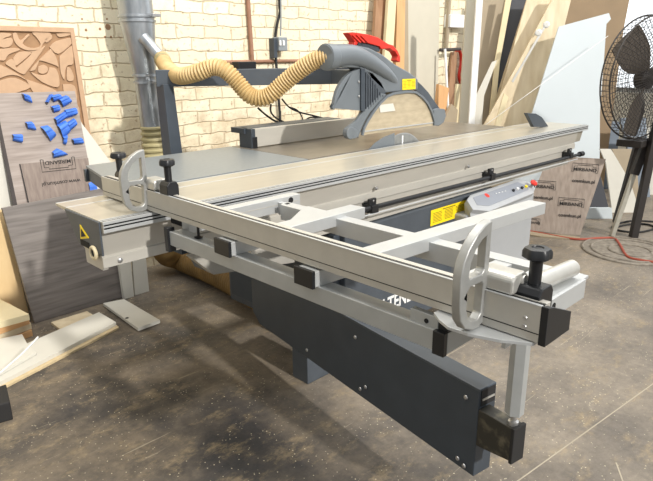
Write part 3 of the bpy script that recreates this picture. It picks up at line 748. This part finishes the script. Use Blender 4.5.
tag(mb.build('flexible_conduit','elec',smooth=True),'grey conduit dropping from above into the electric box','conduit')
# small wall holes are rust stains: plug anchors
k=0
for (u,v,r) in ((108,27,.017),(100,29,.008),(86,30,.008),(87.5,38,.007),(105,37,.007),(111,37,.007),(82,19,.006),(107,19,.006)):
    c=P(u,v,'y',wy); o=MB().lathe([(r,-.004),(r*1.05,.0),(r*.8,.0015),(r*.3,.0015)],c,(0,-1,0),12).build('wall_hole','mdf_dark')
    tag(o,'dark drilled hole in the white brick wall between the carved panel and the duct','hole','drilled holes in the brick wall')
# loose cables behind the rip fence
def cable(pts,r,m,label,name='loose_cable',cat='cable',group=None):
    o=MB().tube(smoothpath(pts,7),r,8).build(name,m,smooth=True); tag(o,label,cat,group); return o
y0=2.74
cable([P(258,108,'y',y0),P(266,115,'y',y0),P(275,121,'y',y0),P(284,124,'y',y0+.02)],.006,'rubber','black cable sloping down left of the vertical cable behind the rip fence')
cable([P(271,104,'y',y0),P(271,112,'y',y0),P(276,118,'y',y0),P(284,122,'y',y0)],.005,'rubber','short black cable curling down beside the vertical cable')
cable([P(282,99,'y',y0),P(289,107,'y',y0),P(299,112,'y',y0),P(315,116,'y',y0),P(331,120,'y',y0)],.005,'rubber','long black cable running down right towards the guard behind the fence')
cable([P(289,107,'y',y0),P(297,110,'y',y0),P(302,117,'y',y0),P(302,122,'y',y0)],.004,'rubber','thin black cable branching straight down behind the fence')
cable([P(303,122,'y',y0),P(310,117.5,'y',y0),P(318,118,'y',y0),P(325,121,'y',y0)],.005,'rubber','short looped black cable resting on the rip fence end')
# ================================================================== LEFT BOARDS
# carved panel
PLc=((0,3.42,.0),(0,-1,.085))
def C4(x,y): return PL(x/5.936,y/5.936,*PLc)
tlx=-150
cv=thing('carved_panel',(1.2,3.42,0),'large tan panel carved with leaf shapes, leaning on the bricks at the top left','carved panel')
pts=[PL(-40,24.5,*PLc),PL(73,28,*PLc),PL(99,190,*PLc),PL(-30,200,*PLc)]
mb,nn=slab(pts,.02); bp_=mb.build('panel_board','mdf_dark',cv)
nf=-nn
def raise_(p,h=.006): return p+nf*h
mb=MB(); fw=[(-40,24.5),(73,28),(99,190),(93.5,190),(69.5,33),(-40,30)]
mb.prism([PL(u,v,*PLc) for u,v in fw],nf*.014); mb.build('frame','mdf',cv,bevel=.003)
# raised leaf fields
def leaf(pp):
    mb=MB(); p=[C4(*q) for q in pp]; p=smoothpath(p+[p[0]],3)[:-1]
    mb.prism([x for x in p],nf*.008); mb.build('leaf_relief','mdf',cv,bevel=.002)
leaves=[
 [(-60,205),(0,195),(62,200),(60,215),(20,230),(-10,262),(-60,270)],
 [(72,200),(95,195),(118,240),(160,205),(172,212),(132,258),(180,285),(225,280),(238,262),(215,225),(190,200),(200,192),(300,198),(252,262),(238,290),(200,300),(150,298),(105,275),(80,240)],
 [(10,235),(60,225),(75,245),(60,275),(20,285),(-10,270)],
 [(262,235),(300,205),(305,230),(272,255)],
 [(330,200),(420,195),(415,210),(350,222)],
 [(-60,300),(60,285),(120,295),(50,325),(20,362),(-60,340)],
 [(75,345),(110,310),(190,308),(170,330),(100,388),(80,380)],
 [(130,310),(215,300),(265,275),(160,420),(130,440),(60,400),(30,375),(70,350),(90,395),(105,395),(185,318)],
 [(290,280),(330,245),(425,225),(428,255),(345,322)],
 [(298,290),(330,340),(345,400),(330,390),(240,360),(225,375),(205,415),(175,420),(215,370)],
 [(350,335),(425,270),(432,300),(432,380),(400,390),(385,420),(380,475),(360,440),(352,385)],
 [(395,400),(415,405),(435,450),(430,480),(395,475)],
 [(225,395),(255,385),(280,400),(280,425),(255,440),(225,430)],
 [(290,400),(330,410),(350,470),(340,520),(250,490),(180,430),(230,445),(275,440)],
 [(-60,390),(0,385),(120,450),(150,475),(100,450),(40,450),(-60,480)],
 [(-60,500),(60,462),(130,480),(180,520),(60,560),(-60,570)],
 [(150,470),(240,500),(330,540),(350,600),(250,640),(200,560)],
 [(370,500),(440,510),(455,600),(420,600),(380,560)],
 [(-60,590),(80,575),(190,560),(230,640),(100,620),(-60,640)],
 [(380,610),(455,620),(470,690),(400,680)],
 [(395,700),(475,710),(485,780),(420,770)],
]
for l in leaves: leaf(l)
# tan board bottom left
PLt=((0,3.36,0),(0,-1,.06))
board('tan_board',[(-30,206),(4,210),(30,318),(-30,340)],PLt,.012,'tanboard','tan plywood board at the left frame edge, beside the large grey board')
PLw=((0,3.385,0),(0,-1,.05))
board('white_board',[(-30,100),(0,128),(19,207),(19,240),(-30,240)],PLw,.012,'whiteboard','off-white board at the left frame edge above the tan plywood')
# printed film board
PLp=((0,3.28,0),(0,-1,.14))
pb=thing('printed_board',(1.1,3.28,0),'brown-grey woodgrain board with upside-down print and blue tape scraps, behind the large grey board','board')
pts=[PL(u,v,*PLp) for u,v in ((-9,93.5),(75,91),(100,222),(22,240))]
mb,nn=slab(pts,.018); mb.build('board_panel','printboard',pb,bevel=.001)
nf=-nn
mb=MB(); mb.prism([PL(u,v,*PLp) for u,v in ((-9,93.5),(-6,93.4),(24,238),(20,240))],nf*.003); mb.build('board_edge','darkedge',pb)
fpts=[PL(u,v,*PLp)+nf*.001 for u,v in ((19,164),(88,158),(97,222),(33,232))]
MB().prism(fpts,nf*.0015).build('printed_film','printfilm',pb)
MB().prism([PL(u,v,*PLp)+nf*.0026 for u,v in ((19,164),(20.2,164),(31,212),(29.5,212))],nf*.001).build('film_cut','ink',pb)
def logo(plane, nf_, parent, c, up, right, w_, h_, t=.0035, txt='MIRBAND', sub='www.cosmkun.pl', ts=.95, off=.003, subgap=1.5, subxs=1.0):
    c=Vector(c)+nf_*off; up=up.normalized(); right=right.normalized()
    def q(a,b): return c+right*(a*w_)+up*(b*h_)
    mb=MB()
    def ln(*pp): mb.strip([q(*p) for p in pp],t,.0008,nf_)
    # stepped bracket around the word
    ln((-.44,-.42),(-.5,-.42),(-.5,.66),(.5,.66),(.5,-.42),(.44,-.42))
    ln((-.42,-.42),(-.42,.30),(-.29,.30),(-.29,.46),(.29,.46),(.29,.30),(.42,.30),(.42,-.42))
    mb.build('logo_frame','ink',parent)
    text_obj(txt,h_*ts*.50,c-up*h_*.10+nf_*.0004,right,up,'ink',parent,'lettering',xscale=1.1,bold=.8)
    text_obj(sub,h_*ts*.52,c-up*h_*subgap+nf_*.0004,right,up,'ink',parent,'lettering',xscale=subxs,bold=.8)
c=PL(58,163,*PLp); rt=(PL(40,164.5,*PLp)-PL(76,161,*PLp)); up=-(PL(57,150,*PLp)-PL(60,176,*PLp))
up=(up-rt.normalized()*up.dot(rt.normalized()))
logo(PLp,nf,pb,c,up,rt,.185,.062,subgap=-1.75)
# white triangular sheet behind
PLs=((0,3.31,0),(0,-1,.14))
board('white_sheet',[(78,118),(81,122),(113,165),(113,205),(88,215),(80,160)],PLs,.01,'whiteboard','white sheet with a slanted corner just right of the printed board, behind the saw table')
# big grey board in front
PLg=((0,3.215,0),(0,-1,.16))
board('grey_board',[(2,208),(104,188),(130,295),(35,325)],PLg,.02,'greyboard','large dark grey woodgrain board leaning in front of the others behind the sliding table end',bevel=.0015)
# two pale offcuts leaning right of it
PLo=((0,3.18,0),(0,-1,.05))
board('offcut',[(118,255),(130,252),(134,295),(124,296)],PLo,.03,'whiteboard','narrow pale offcut standing on the floor under the table end, left one of two','offcut')
board('offcut',[(132,252),(145,248),(149,289),(135,295)],((0,3.19,0),(0,-1,.05)),.015,'whiteboard','wider pale offcut standing under the table end, right one of two','offcut')
# blue tape scraps
def scrap(px,label,plane=PLp,curl=.03,nf_=None):
    nf_=nf_ or nf
    pts=[PL(u,v,*plane)+nf_*.004 for u,v in px]; n=len(pts); c=sum(pts,Vector())/n
    mb=MB()
    # folded sheet: subdivided between pairs with a curl out of the plane
    A,B,C,D=pts[:4]; seg=6; rows=[]
    for i in range(seg+1):
        t=i/seg; h=curl*(math.sin(t*math.pi*1.1)+.25*math.sin(t*9))
        l=A.lerp(D,t)+nf_*max(.001,h); r=B.lerp(C,t)+nf_*max(.001,h*.6+curl*.4*t)
        rows.append((l,r))
    for i in range(seg):
        l0,r0=rows[i]; l1,r1=rows[i+1]; th=nf_*.0015
        mb.hexa([l0,r0,r1,l1,l0+th,r0+th,r1+th,l1+th])
    o=mb.build('tape_scrap','tape'); tag(o,label,'tape scrap','blue tape scraps on the printed board'); return o
def T(x,y): return (x/5.342,80+y/5.342)
tapes=[
 ([(112,70),(150,80),(168,125),(128,108)],'lone blue tape scrap nearest the top left of the printed board'),
 ([(238,118),(262,78),(278,80),(255,125)],'narrow slanting blue tape strip, leftmost of the upper cluster'),
 ([(262,85),(310,75),(330,100),(285,118)],'crumpled blue tape scrap at the top of the cluster'),
 ([(305,100),(350,82),(380,118),(335,145)],'rounded blue tape curl at the top right of the cluster'),
 ([(268,142),(308,132),(316,165),(285,175)],'small blue tape scrap below the top of the cluster, at its left'),
 ([(340,160),(400,148),(408,185),(350,205)],'blue tape scrap at the right side of the cluster middle'),
 ([(285,205),(345,165),(360,195),(300,240)],'blue tape scrap slanting across the cluster middle'),
 ([(350,230),(390,205),(408,240),(372,272)],'blue tape scrap at the lower right of the cluster'),
 ([(300,240),(345,215),(372,275),(335,315)],'blue tape piece low in the cluster centre'),
 ([(328,300),(355,290),(348,345),(332,340)],'thin blue tape tail hanging at the foot of the cluster'),
 ([(130,225),(165,222),(190,270),(145,262)],'small blue tape scrap left of the cluster, middle of the board'),
 ([(212,250),(250,242),(297,295),(268,328)],'long blue tape strip left of the cluster foot'),
 ([(62,290),(115,290),(115,335),(65,325)],'square blue tape scrap nearest the left edge of the printed board'),
 ([(378,315),(430,308),(442,340),(392,345)],'blue tape scrap at the right edge of the printed board'),
 ([(275,385),(300,365),(360,400),(280,418)],'folded blue tape scrap just above the upside-down logo'),
]
for px,l in tapes: scrap([T(*p) for p in px],l)
scrap([(88,183),(94,181),(99,195),(90,195)],'blue tape scrap low on the right, above the sliding table corner',curl=.01)
# ================================================================== SCRAPS ON THE FLOOR LEFT
def flat(name,px,z0,th,m,label,cat='board',group=None,tilt=0):
    pts=[P(u,v,'z',z0+th) for u,v in px]
    o=MB().prism(pts,(0,0,-th)).build(name,m,bevel=.001); tag(o,label,cat,group); return o
flat('floor_board',[(103,303),(124,299),(160,320),(138,328)],.006,.018,'whiteboard','short white board lying alone on the floor right of the long one, with a dark mark')
bo=bpy.data.objects[-1] if False else None
c=P(127,318,'z',.0245); MB().lathe([(.010,0),(.009,.001)],c,(0,0,1),14).build('board_hole','ink',[o for o in bpy.data.objects if o.name=='floor_board'][0])
flat('floor_board',[(51,322),(87,311),(100,319),(64,332)],.0,.016,'lightwood','small pale plank lying flat under the grey board, behind the long white board')
flat('floor_board',[(-25,395),(-10,372),(112,322),(119,327),(-10,394)],.0,.012,'wood_end','thin tan strip at the bottom of the long boards on the floor')
flat('floor_board',[(-30,368),(99,312),(116,322),(-20,392)],.012,.020,'whiteboard','long dusty white board lying on the floor at the far left')
flat('floor_board',[(-30,345),(22,334),(28,345),(36,352),(-30,390)],.034,.014,'whiteboard','short white board on top of the long white one at the left edge')
for i,(z0,m_,px,l) in enumerate([(0,'orangewood',[(-30,342),(10,311),(32,330),(-30,355)],'bottom board of the stack at the far left, tan edged'),
    (.035,'lightwood',[(-30,334),(9,306),(31,323),(-30,346)],'second board up in the stack at the far left'),
    (.07,'orangewood',[(-30,326),(8,302),(29,318),(-30,338)],'third board up in the stack at the far left'),
    (.105,'cream',[(-30,303),(0,299),(29,314),(-30,330)],'thick cream top board of the stack at the far left')]):
    flat('stacked_board',px,z0,.033,m_,l,'board')
cable([P(-8,380,'z',.14),P(8,366,'z',.16),P(24,352,'z',.18),P(38,337,'z',.20)],.004,'white','curved thin white strip sticking up at the left edge above the boards',name='plastic_strip',cat='strip')
mb=MB(); p=[P(u,v,'z',.08) for u,v in ((-20,392),(6,384),(10,402),(-20,410))]; mb.prism(p,(0,0,-.08)); tag(mb.build('black_block','rubber',bevel=.004),'black block on the floor at the left edge below the white boards','block')
# ================================================================== RIGHT: BOARDS ON THE BACK WALL
PB=lambda y,k=.05:((0,y,0),(0,-1,k))
def bq(name,px,y,th,m,label,cat='board',k=.05,group=None): return board(name,px,PB(y,k),th,m,label,cat,group)
bq('wood_post',[(377,-8),(387,-8),(370,110),(360,110)],3.42,.03,'brownwood','dark brown timber leaning behind the red push stick, left one of three','timber')
bq('wood_post',[(389,-8),(397,-8),(381,110),(371.5,110)],3.36,.03,'cream','cream plank leaning behind the push stick between two brown timbers','timber')
bq('wood_post',[(397.5,-8),(405.5,-8),(401,110),(391,110)],3.38,.03,'orangewood','tan timber leaning right of the cream plank behind the guard','timber')
bq('beige_panel',[(406,-8),(440,-8),(436,140),(404,140)],3.46,.03,'beige','wide smooth beige panel standing against the wall directly behind the guard','panel')
bq('wood_post',[(404,-8),(408,-8),(409,80),(403,80)],3.40,.02,'taupe','thin grey strip beside the wide beige panel','strip')
# brick gap things
cable([P(450,-10,'y',3.56),P(448,20,'y',3.56),P(446,50,'y',3.56)],.02,'taupe','dark vertical pipe on the bricks right of the beige panel','wall_pipe','pipe')
cable([P(440,50,'y',3.5),P(452,49.5,'y',3.5),P(460,49,'y',3.5)],.016,'darkedge','short dark bracket pipe on the bricks near the broom stick','bracket_pipe','pipe')
a=P(451,14,'y',3.52);b=P(465.5,28,'y',3.52); o=MB().box(a.x,b.x,3.52,3.6,b.z,a.z).build('junction_box','white',bevel=.006); tag(o,'white box mounted on the bricks between the beige panel and the upright boards','box')
o=MB().cyl(P(445,49,'y',3.42),P(449.5,135,'y',3.30),.012,10).build('broom_stick','white',smooth=True); tag(o,'thin white stick leaning on the bricks right of the beige panel','stick')
cable([P(456,50,'y',3.57),P(460,52,'y',3.57),P(461,62,'y',3.57),P(459,76,'y',3.57),P(461,84,'y',3.57)],.016,'red','dark red clamp or hose hanging by the upright boards','red_hose','hose')
bq('plank_offcut',[(438,84),(449,88),(447,104),(436,132),(428,132)],3.2,.02,'orangewood','tan offcut leaning right of the guard arm','offcut')
bq('plank_offcut',[(441,140),(436,138),(452,104),(458,110),(447,140)],3.15,.03,'taupe','grey offcut leaning between the tan offcut and the upright beige strip','offcut')
bq('plank_offcut',[(452,52),(457,52),(456,112),(449,128),(447,112)],3.5,.02,'brownwood','narrow brown plank standing in the brick gap','offcut')
bq('plank_offcut',[(457,84),(462,84),(459,140),(450,140)],3.25,.02,'cream','narrow cream plank standing just left of the upright beige strip','offcut')
# cluster of tall boards, leaning to the right-hand wall
def PQ(c,k=.12,tw=0): 
    n=Vector((-math.cos(math.radians(45+tw)),-math.sin(math.radians(45+tw)),k)); 
    return (Vector((c*.7071,c*.7071,0)),n)
def rq(name,px,c,th,m,label,cat='board',k=.12,tw=0): return board(name,px,PQ(c,k,tw),th,m,label,cat)
rq('upright_strip',[(467,-8),(476,-8),(467,150),(457,150)],5.28,.04,'beige','tall beige strip standing upright, first right of the brick gap','strip',k=.02)
rq('upright_strip',[(477,-8),(483.5,-8),(472.5,150),(466.5,150)],5.2,.04,'white','tall bright white strip standing upright beside the beige one','strip',k=.02)
rq('leaning_board',[(484,-8),(509,-8),(486,80),(474,120),(473,60)],6.0,.03,'taupe','grey-brown board leaning behind the white strip')
rq('leaning_board',[(507,-8),(513,-8),(500,62),(490,108),(484,110),(495,60)],5.85,.02,'cream','narrow cream board leaning left of the dark slate board')
rq('leaning_board',[(511,-8),(530,-8),(504,80),(490,115),(492,80)],5.95,.02,'darkslate_board','dark slate coloured board leaning between cream and light wood boards')
rq('leaning_board',[(529,-8),(562,-8),(524,60),(492,112),(476,150),(472,150)],5.75,.02,'lightwood','pale wood board leaning left of the widest one')
rq('leaning_board',[(556,-8),(573,-8),(523,150),(470,150),(482,128),(520,60)],5.6,.03,'lightwood','widest light veneer board leaning diagonally left of the bluish white sheet')
rq('leaning_board',[(474,100),(492,62),(497,60),(484,96),(478,140),(468,150)],5.5,.015,'whiteboard','thin whitish offcut leaning at the foot of the cream board')
rq('leaning_board',[(504,93),(508.5,97),(480,135),(474,134)],5.35,.02,'cream','short cream stick lying diagonally against the foot of the light veneer boards')
mb=MB(); pl=PQ(5.5); a=PL(546,24,*pl); b=PL(512,82,*pl); mb.strip([a,b],.02,.012,pl[1].normalized()); o=mb.build('metal_strip','alu'); tag(o,'thin metal strip with brackets lying along the light veneer board','strip')
for (u,v) in ((546,25),(538,33)):
    c=PL(u,v,*pl); n_=pl[1].normalized(); MB().lathe([(.03,.0),(.03,.012),(.02,.014)],c,n_,12).build('bracket','alu',o)
rq('brown_sheet',[(562,-8),(631,-8),(624,28),(604,160),(575,160),(556,40)],6.0,.02,'brownboard','large brown hardboard sheet leaning behind the bluish white sheet','sheet',k=.2)
rq('white_sheet',[(559,26.5),(609,13),(611,19),(606.5,24),(604,60),(600,112),(599,215),(505,215),(530,120)],5.35,.02,'bluewhite','big bluish white sheet with a notched top corner standing behind the sliding table end','sheet',k=.15)
o=MB().tube([PL(608,36,*PQ(5.22,.15)),PL(484,126,*PQ(5.22,.12))],.0025,6).build('cord','white',smooth=True); tag(o,'thin white cord strung across the bluish white sheet from the fan','cord')
# printed sheet on the floor, right
PLk=(Vector((4.49,1.97,0)),Vector((-.86,-.51,.22)))
pk=thing('printed_sheet',(4.49,1.97,0),'woodgrain printed sheet with logos leaning low in front of the bluish white sheet, right','sheet')
pts=[PL(u,v,*PLk) for u,v in ((545,160),(605,160.5),(580,235.5),(516,227))]
pts=[PL(556,156,*PLk),PL(606,159,*PLk),PL(580,236,*PLk),PL(518,229,*PLk),PL(545,165,*PLk)]
mb,nn=slab(pts,.008); mb.build('sheet_panel','card',pk,bevel=.0008); nk=-nn
rt=PL(595,178,*PLk)-PL(570,172,*PLk); upv=PL(590,168,*PLk)-PL(577,205,*PLk)
for (u,v) in ((585,169),(571,203.5)):
    c=PL(u,v,*PLk); r_=(PL(u+12,v+.9,*PLk)-PL(u-12,v-.9,*PLk)); u_=upv-r_.normalized()*upv.dot(r_.normalized())
    logo(PLk,nk,pk,c,u_,r_,.19,.062,t=.003,subgap=1.55,sub='cosmkun.pl',ts=1.15)
c=PL(543,186,*PLk); logo(PLk,nk,pk,c,u_,r_,.19,.062,t=.003,subgap=1.5,sub='cosmkun.pl',ts=1.15)
c=PL(532,222,*PLk); logo(PLk,nk,pk,c,u_,r_,.12,.045,t=.003,subgap=-3.2,sub='cosmkun.pl',ts=1.1)
# debris under and behind the fan
rq('white_offcut',[(600,149),(611,149),(630,181),(640,215),(612,215),(606,163)],5.2,.02,'whiteboard','angular white offcut standing behind the silver fan leg','offcut',k=.1)
rq('grey_mat',[(600,122),(620,122),(620,149),(600,149)],6.2,.06,'bluegrey','blue-grey folded mat between the bluish sheet and the fan','mat',k=.0)
rq('grey_mat',[(612,149),(636,149),(640,200),(632,186)],5.5,.03,'taupe','taupe sheet leaning behind the angular white offcut','sheet',k=.1)
rq('grey_mat',[(620,118),(646,118),(650,200),(638,205),(628,150)],5.8,.03,'bluegrey','blue-grey sheet standing behind the fan legs','mat',k=.1)
rq('dark_offcut',[(596,182),(600,174),(608,205),(608,216),(586,216)],5.2,.02,'darkslate_board','dark triangular offcut between the printed sheet and the white offcut','offcut',k=.1)
rq('tall_board',[(640,128),(670,128),(672,206),(646,206)],5.9,.03,'whiteboard','white panel standing at the right frame edge behind the black fan leg','panel',k=.05)
rq('floor_scrap',[(586,208),(612,208),(613,214),(585,214)],5.0,.05,'bluewhite','pale scrap lying on the floor right of the printed sheet','scrap',k=.1)
# ================================================================== FAN
FC=Vector((4.82,1.52,1.19)); fnrm=Vector((-.32,-.947,0)).normalized(); fu=Vector((0,0,1)).cross(fnrm).normalized(); fz=Vector((0,0,1))
fan=thing('drum_fan',(4.8,1.55,0),'large black caged pedestal fan at the right edge in front of the bright window','fan')
def FP(a,b,d): return FC+fu*a+fz*b+fnrm*d
RF=.44
mb=MB()
for rr in [x/100 for x in range(8,46,2)]:
    dd_=.05*(1-(rr/RF)**2)
    mb.tube([FP(rr*math.cos(2*math.pi*k/40),rr*math.sin(2*math.pi*k/40),dd_) for k in range(40)],.0018,4,closed=True)
for k in range(64):
    a=2*math.pi*k/64; mb.tube([FP(r*math.cos(a+ .5*r),r*math.sin(a+.5*r),.05*(1-(r/RF)**2)) for r in (.08,.2,.32,RF)],.0022,4)
o=mb.build('front_grille','fanblack',fan); o['kind']='stuff'
mb=MB()
for rr in [x/100 for x in range(8,46,4)]:
    mb.tube([FP(rr*math.cos(2*math.pi*k/36),rr*math.sin(2*math.pi*k/36),-.08-.06*(1-(rr/RF)**2)) for k in range(36)],.0018,4,closed=True)
for k in range(64):
    a=2*math.pi*k/64; mb.tube([FP(r*math.cos(a-.5*r),r*math.sin(a-.5*r),-.08-.06*(1-(r/RF)**2)) for r in (.08,.25,RF)],.0018,4)
for k in range(72):
    a=2*math.pi*k/72; mb.tube([FP(RF*math.cos(a),RF*math.sin(a),0),FP(RF*math.cos(a),RF*math.sin(a),-.08)],.002,4)
o=mb.build('rear_grille','fanblack',fan); o['kind']='stuff'
mb=MB()
for d in (0,-.08): mb.tube([FP(RF*math.cos(2*math.pi*k/56),RF*math.sin(2*math.pi*k/56),d) for k in range(56)],.006,6,closed=True)
mb.build('cage_rim','fanblack',fan,smooth=True)
for k in range(3):
    a0=math.radians(135+120*k); mb=MB(); rows=[]
    for i in range(7):
        t=i/6; r=.06+.36*t; half=(.30+.22*math.sin(t*math.pi*.7))*.62
        rows.append([FP(r*math.cos(a0+s*half*(.25/max(r,.2))*1.6),r*math.sin(a0+s*half*(.25/max(r,.2))*1.6),-.045-.03*s) for s in (-1,-.33,.33,1)])
    th=fnrm*.004
    fr_=[mb.verts(r) for r in rows]; bk=[mb.verts([p-th for p in r]) for r in rows]
    for i in range(6):
        for j in range(3):
            mb.bm.faces.new([fr_[i][j],fr_[i][j+1],fr_[i+1][j+1],fr_[i+1][j]]); mb.bm.faces.new([bk[i+1][j],bk[i+1][j+1],bk[i][j+1],bk[i][j]])
        for j in (0,3): mb.bm.faces.new([fr_[i][j],fr_[i+1][j],bk[i+1][j],bk[i][j]])
    mb.bm.faces.new(fr_[6]+bk[6][::-1]); mb.bm.faces.new(fr_[0]+bk[0][::-1])
    mb.build('fan_blade','fanblade',fan,smooth=True)
MB().lathe([(.02,-.115),(.075,-.105),(.075,-.03),(.05,-.02)],FC,fnrm,24).build('motor','fanblack',fan,smooth=True)
MB().lathe([(.045,.04),(.052,.05),(.05,.062),(.03,.064)],FC,fnrm,24).build('hub_cap','fanblack',fan,smooth=True)
MB().lathe([(.030,.0645),(.030,.067),(.018,.067)],FC,fnrm,20).build('hub_badge','fansilver',fan,smooth=True)
MB().lathe([(.014,.0675),(.012,.069)],FC,fnrm,16).build('hub_bolt','ink',fan)
MB().box(4.72,4.96,1.50,1.68,.70,.75).build('cage_bracket','fanblack',fan,bevel=.005)
def leg(a,b,w_,m): 
    a=Vector(a);b=Vector(b);t=(b-a).normalized();s_=Vector((.7,-.71,0)); s_=(s_-t*s_.dot(t)).normalized(); q=t.cross(s_)
    p=[a-s_*w_-q*w_,a+s_*w_-q*w_,a+s_*w_+q*w_,a-s_*w_+q*w_]; o_=b-a
    return MB().prism(p,o_).build('leg',m,fan,bevel=.004)
leg((4.81,1.49,.0),(4.88,1.45,1.1),.027,'fanblack'); leg((4.73,1.62,.0),(4.84,1.56,.50),.017,'fansilver'); leg((4.84,1.56,.48),(4.90,1.52,.74),.027,'fanblack')
leg((5.15,1.75,0),(4.95,1.60,.72),.022,'fanblack'); leg((5.25,1.35,0),(5.0,1.50,.72),.022,'fanblack')
# ================================================================== FLOOR RIGHT
mc=thing('manhole_cover',(4.55,1.5,0),'round rusty iron cover set in the floor by the fan feet','manhole cover')
cc=P(630,251,'z',0)
MB().lathe([(.33,-.01),(.33,.003),(.32,.004)],cc,(0,0,1),56).build('cover_plate','iron',mc)
mb=MB()
for r in (.32,.26,.14): mb.lathe([(r,.0),(r,.010),(r-.02,.010),(r-.02,.0)],cc,(0,0,1),56) if False else mb.tube([cc+Vector((r*math.cos(2*math.pi*k/56),r*math.sin(2*math.pi*k/56),.004)) for k in range(56)],.009,6,closed=True)
mb.build('raised_ring','iron',mc,smooth=True)
cable([P(u,v,'z',.009) for u,v in ((500,226),(540,233),(575,239),(600,238),(614,238.5),(620,245),(627,256),(640,260),(662,263))],.009,'redcable','reddish brown cable snaking over the floor past the round iron cover',name='floor_cable')
cable([P(u,v,'z',.008) for u,v in ((612,229),(625,225),(645,224),(655,228),(640,232),(622,231),(612,227),(630,221),(660,222))],.008,'rubber','black cable coiled on the floor around the fan feet',name='floor_cable')
flat('floor_board',[(515,229),(545,233),(580,237),(579,239),(540,236),(515,232)],0,.012,'taupe','thin wood strip lying along the foot of the printed sheet','strip')
# ================================================================== LIGHT
sun=bpy.data.lights.new('sun','SUN'); sun.energy=3.0; sun.angle=math.radians(2.2); sun.color=(1,.965,.91)
so=bpy.data.objects.new('sun',sun); COL.objects.link(so)
so.rotation_euler=Vector((0.02,1,-.58)).to_track_quat('-Z','Y').to_euler()
W=bpy.data.worlds.new('world'); SC.world=W; W.use_nodes=True
W.node_tree.nodes['Background'].inputs['Color'].default_value=(.93,.97,1,1)
W.node_tree.nodes['Background'].inputs['Strength'].default_value=.56
NW=W.node_tree.nodes; LW=W.node_tree.links
tc=NW.new('ShaderNodeTexCoord'); sx=NW.new('ShaderNodeSeparateXYZ'); mr=NW.new('ShaderNodeMapRange')
mr.inputs['From Min'].default_value=.5; mr.inputs['From Max'].default_value=.85; mr.inputs['To Min'].default_value=.56; mr.inputs['To Max'].default_value=1.6
LW.new(tc.outputs['Generated'],sx.inputs[0]); LW.new(sx.outputs['X'],mr.inputs['Value']); LW.new(mr.outputs[0],NW['Background'].inputs['Strength'])
for i,(x,y) in enumerate(((1.5,1.6),(4.5,1.6))):
    l=bpy.data.lights.new('ceiling_lamp','AREA'); l.energy=(95,45)[i]; l.size=2.6; l.color=(1,.97,.92)
    lo=bpy.data.objects.new('ceiling_lamp',l); lo.location=(x,y,4.0); COL.objects.link(lo)
SC.view_settings.view_transform='Standard'; SC.view_settings.look='None'
SC.view_settings.exposure=.16; SC.view_settings.gamma=1
for o in bpy.data.objects:
    if '_org' in o: del o['_org']
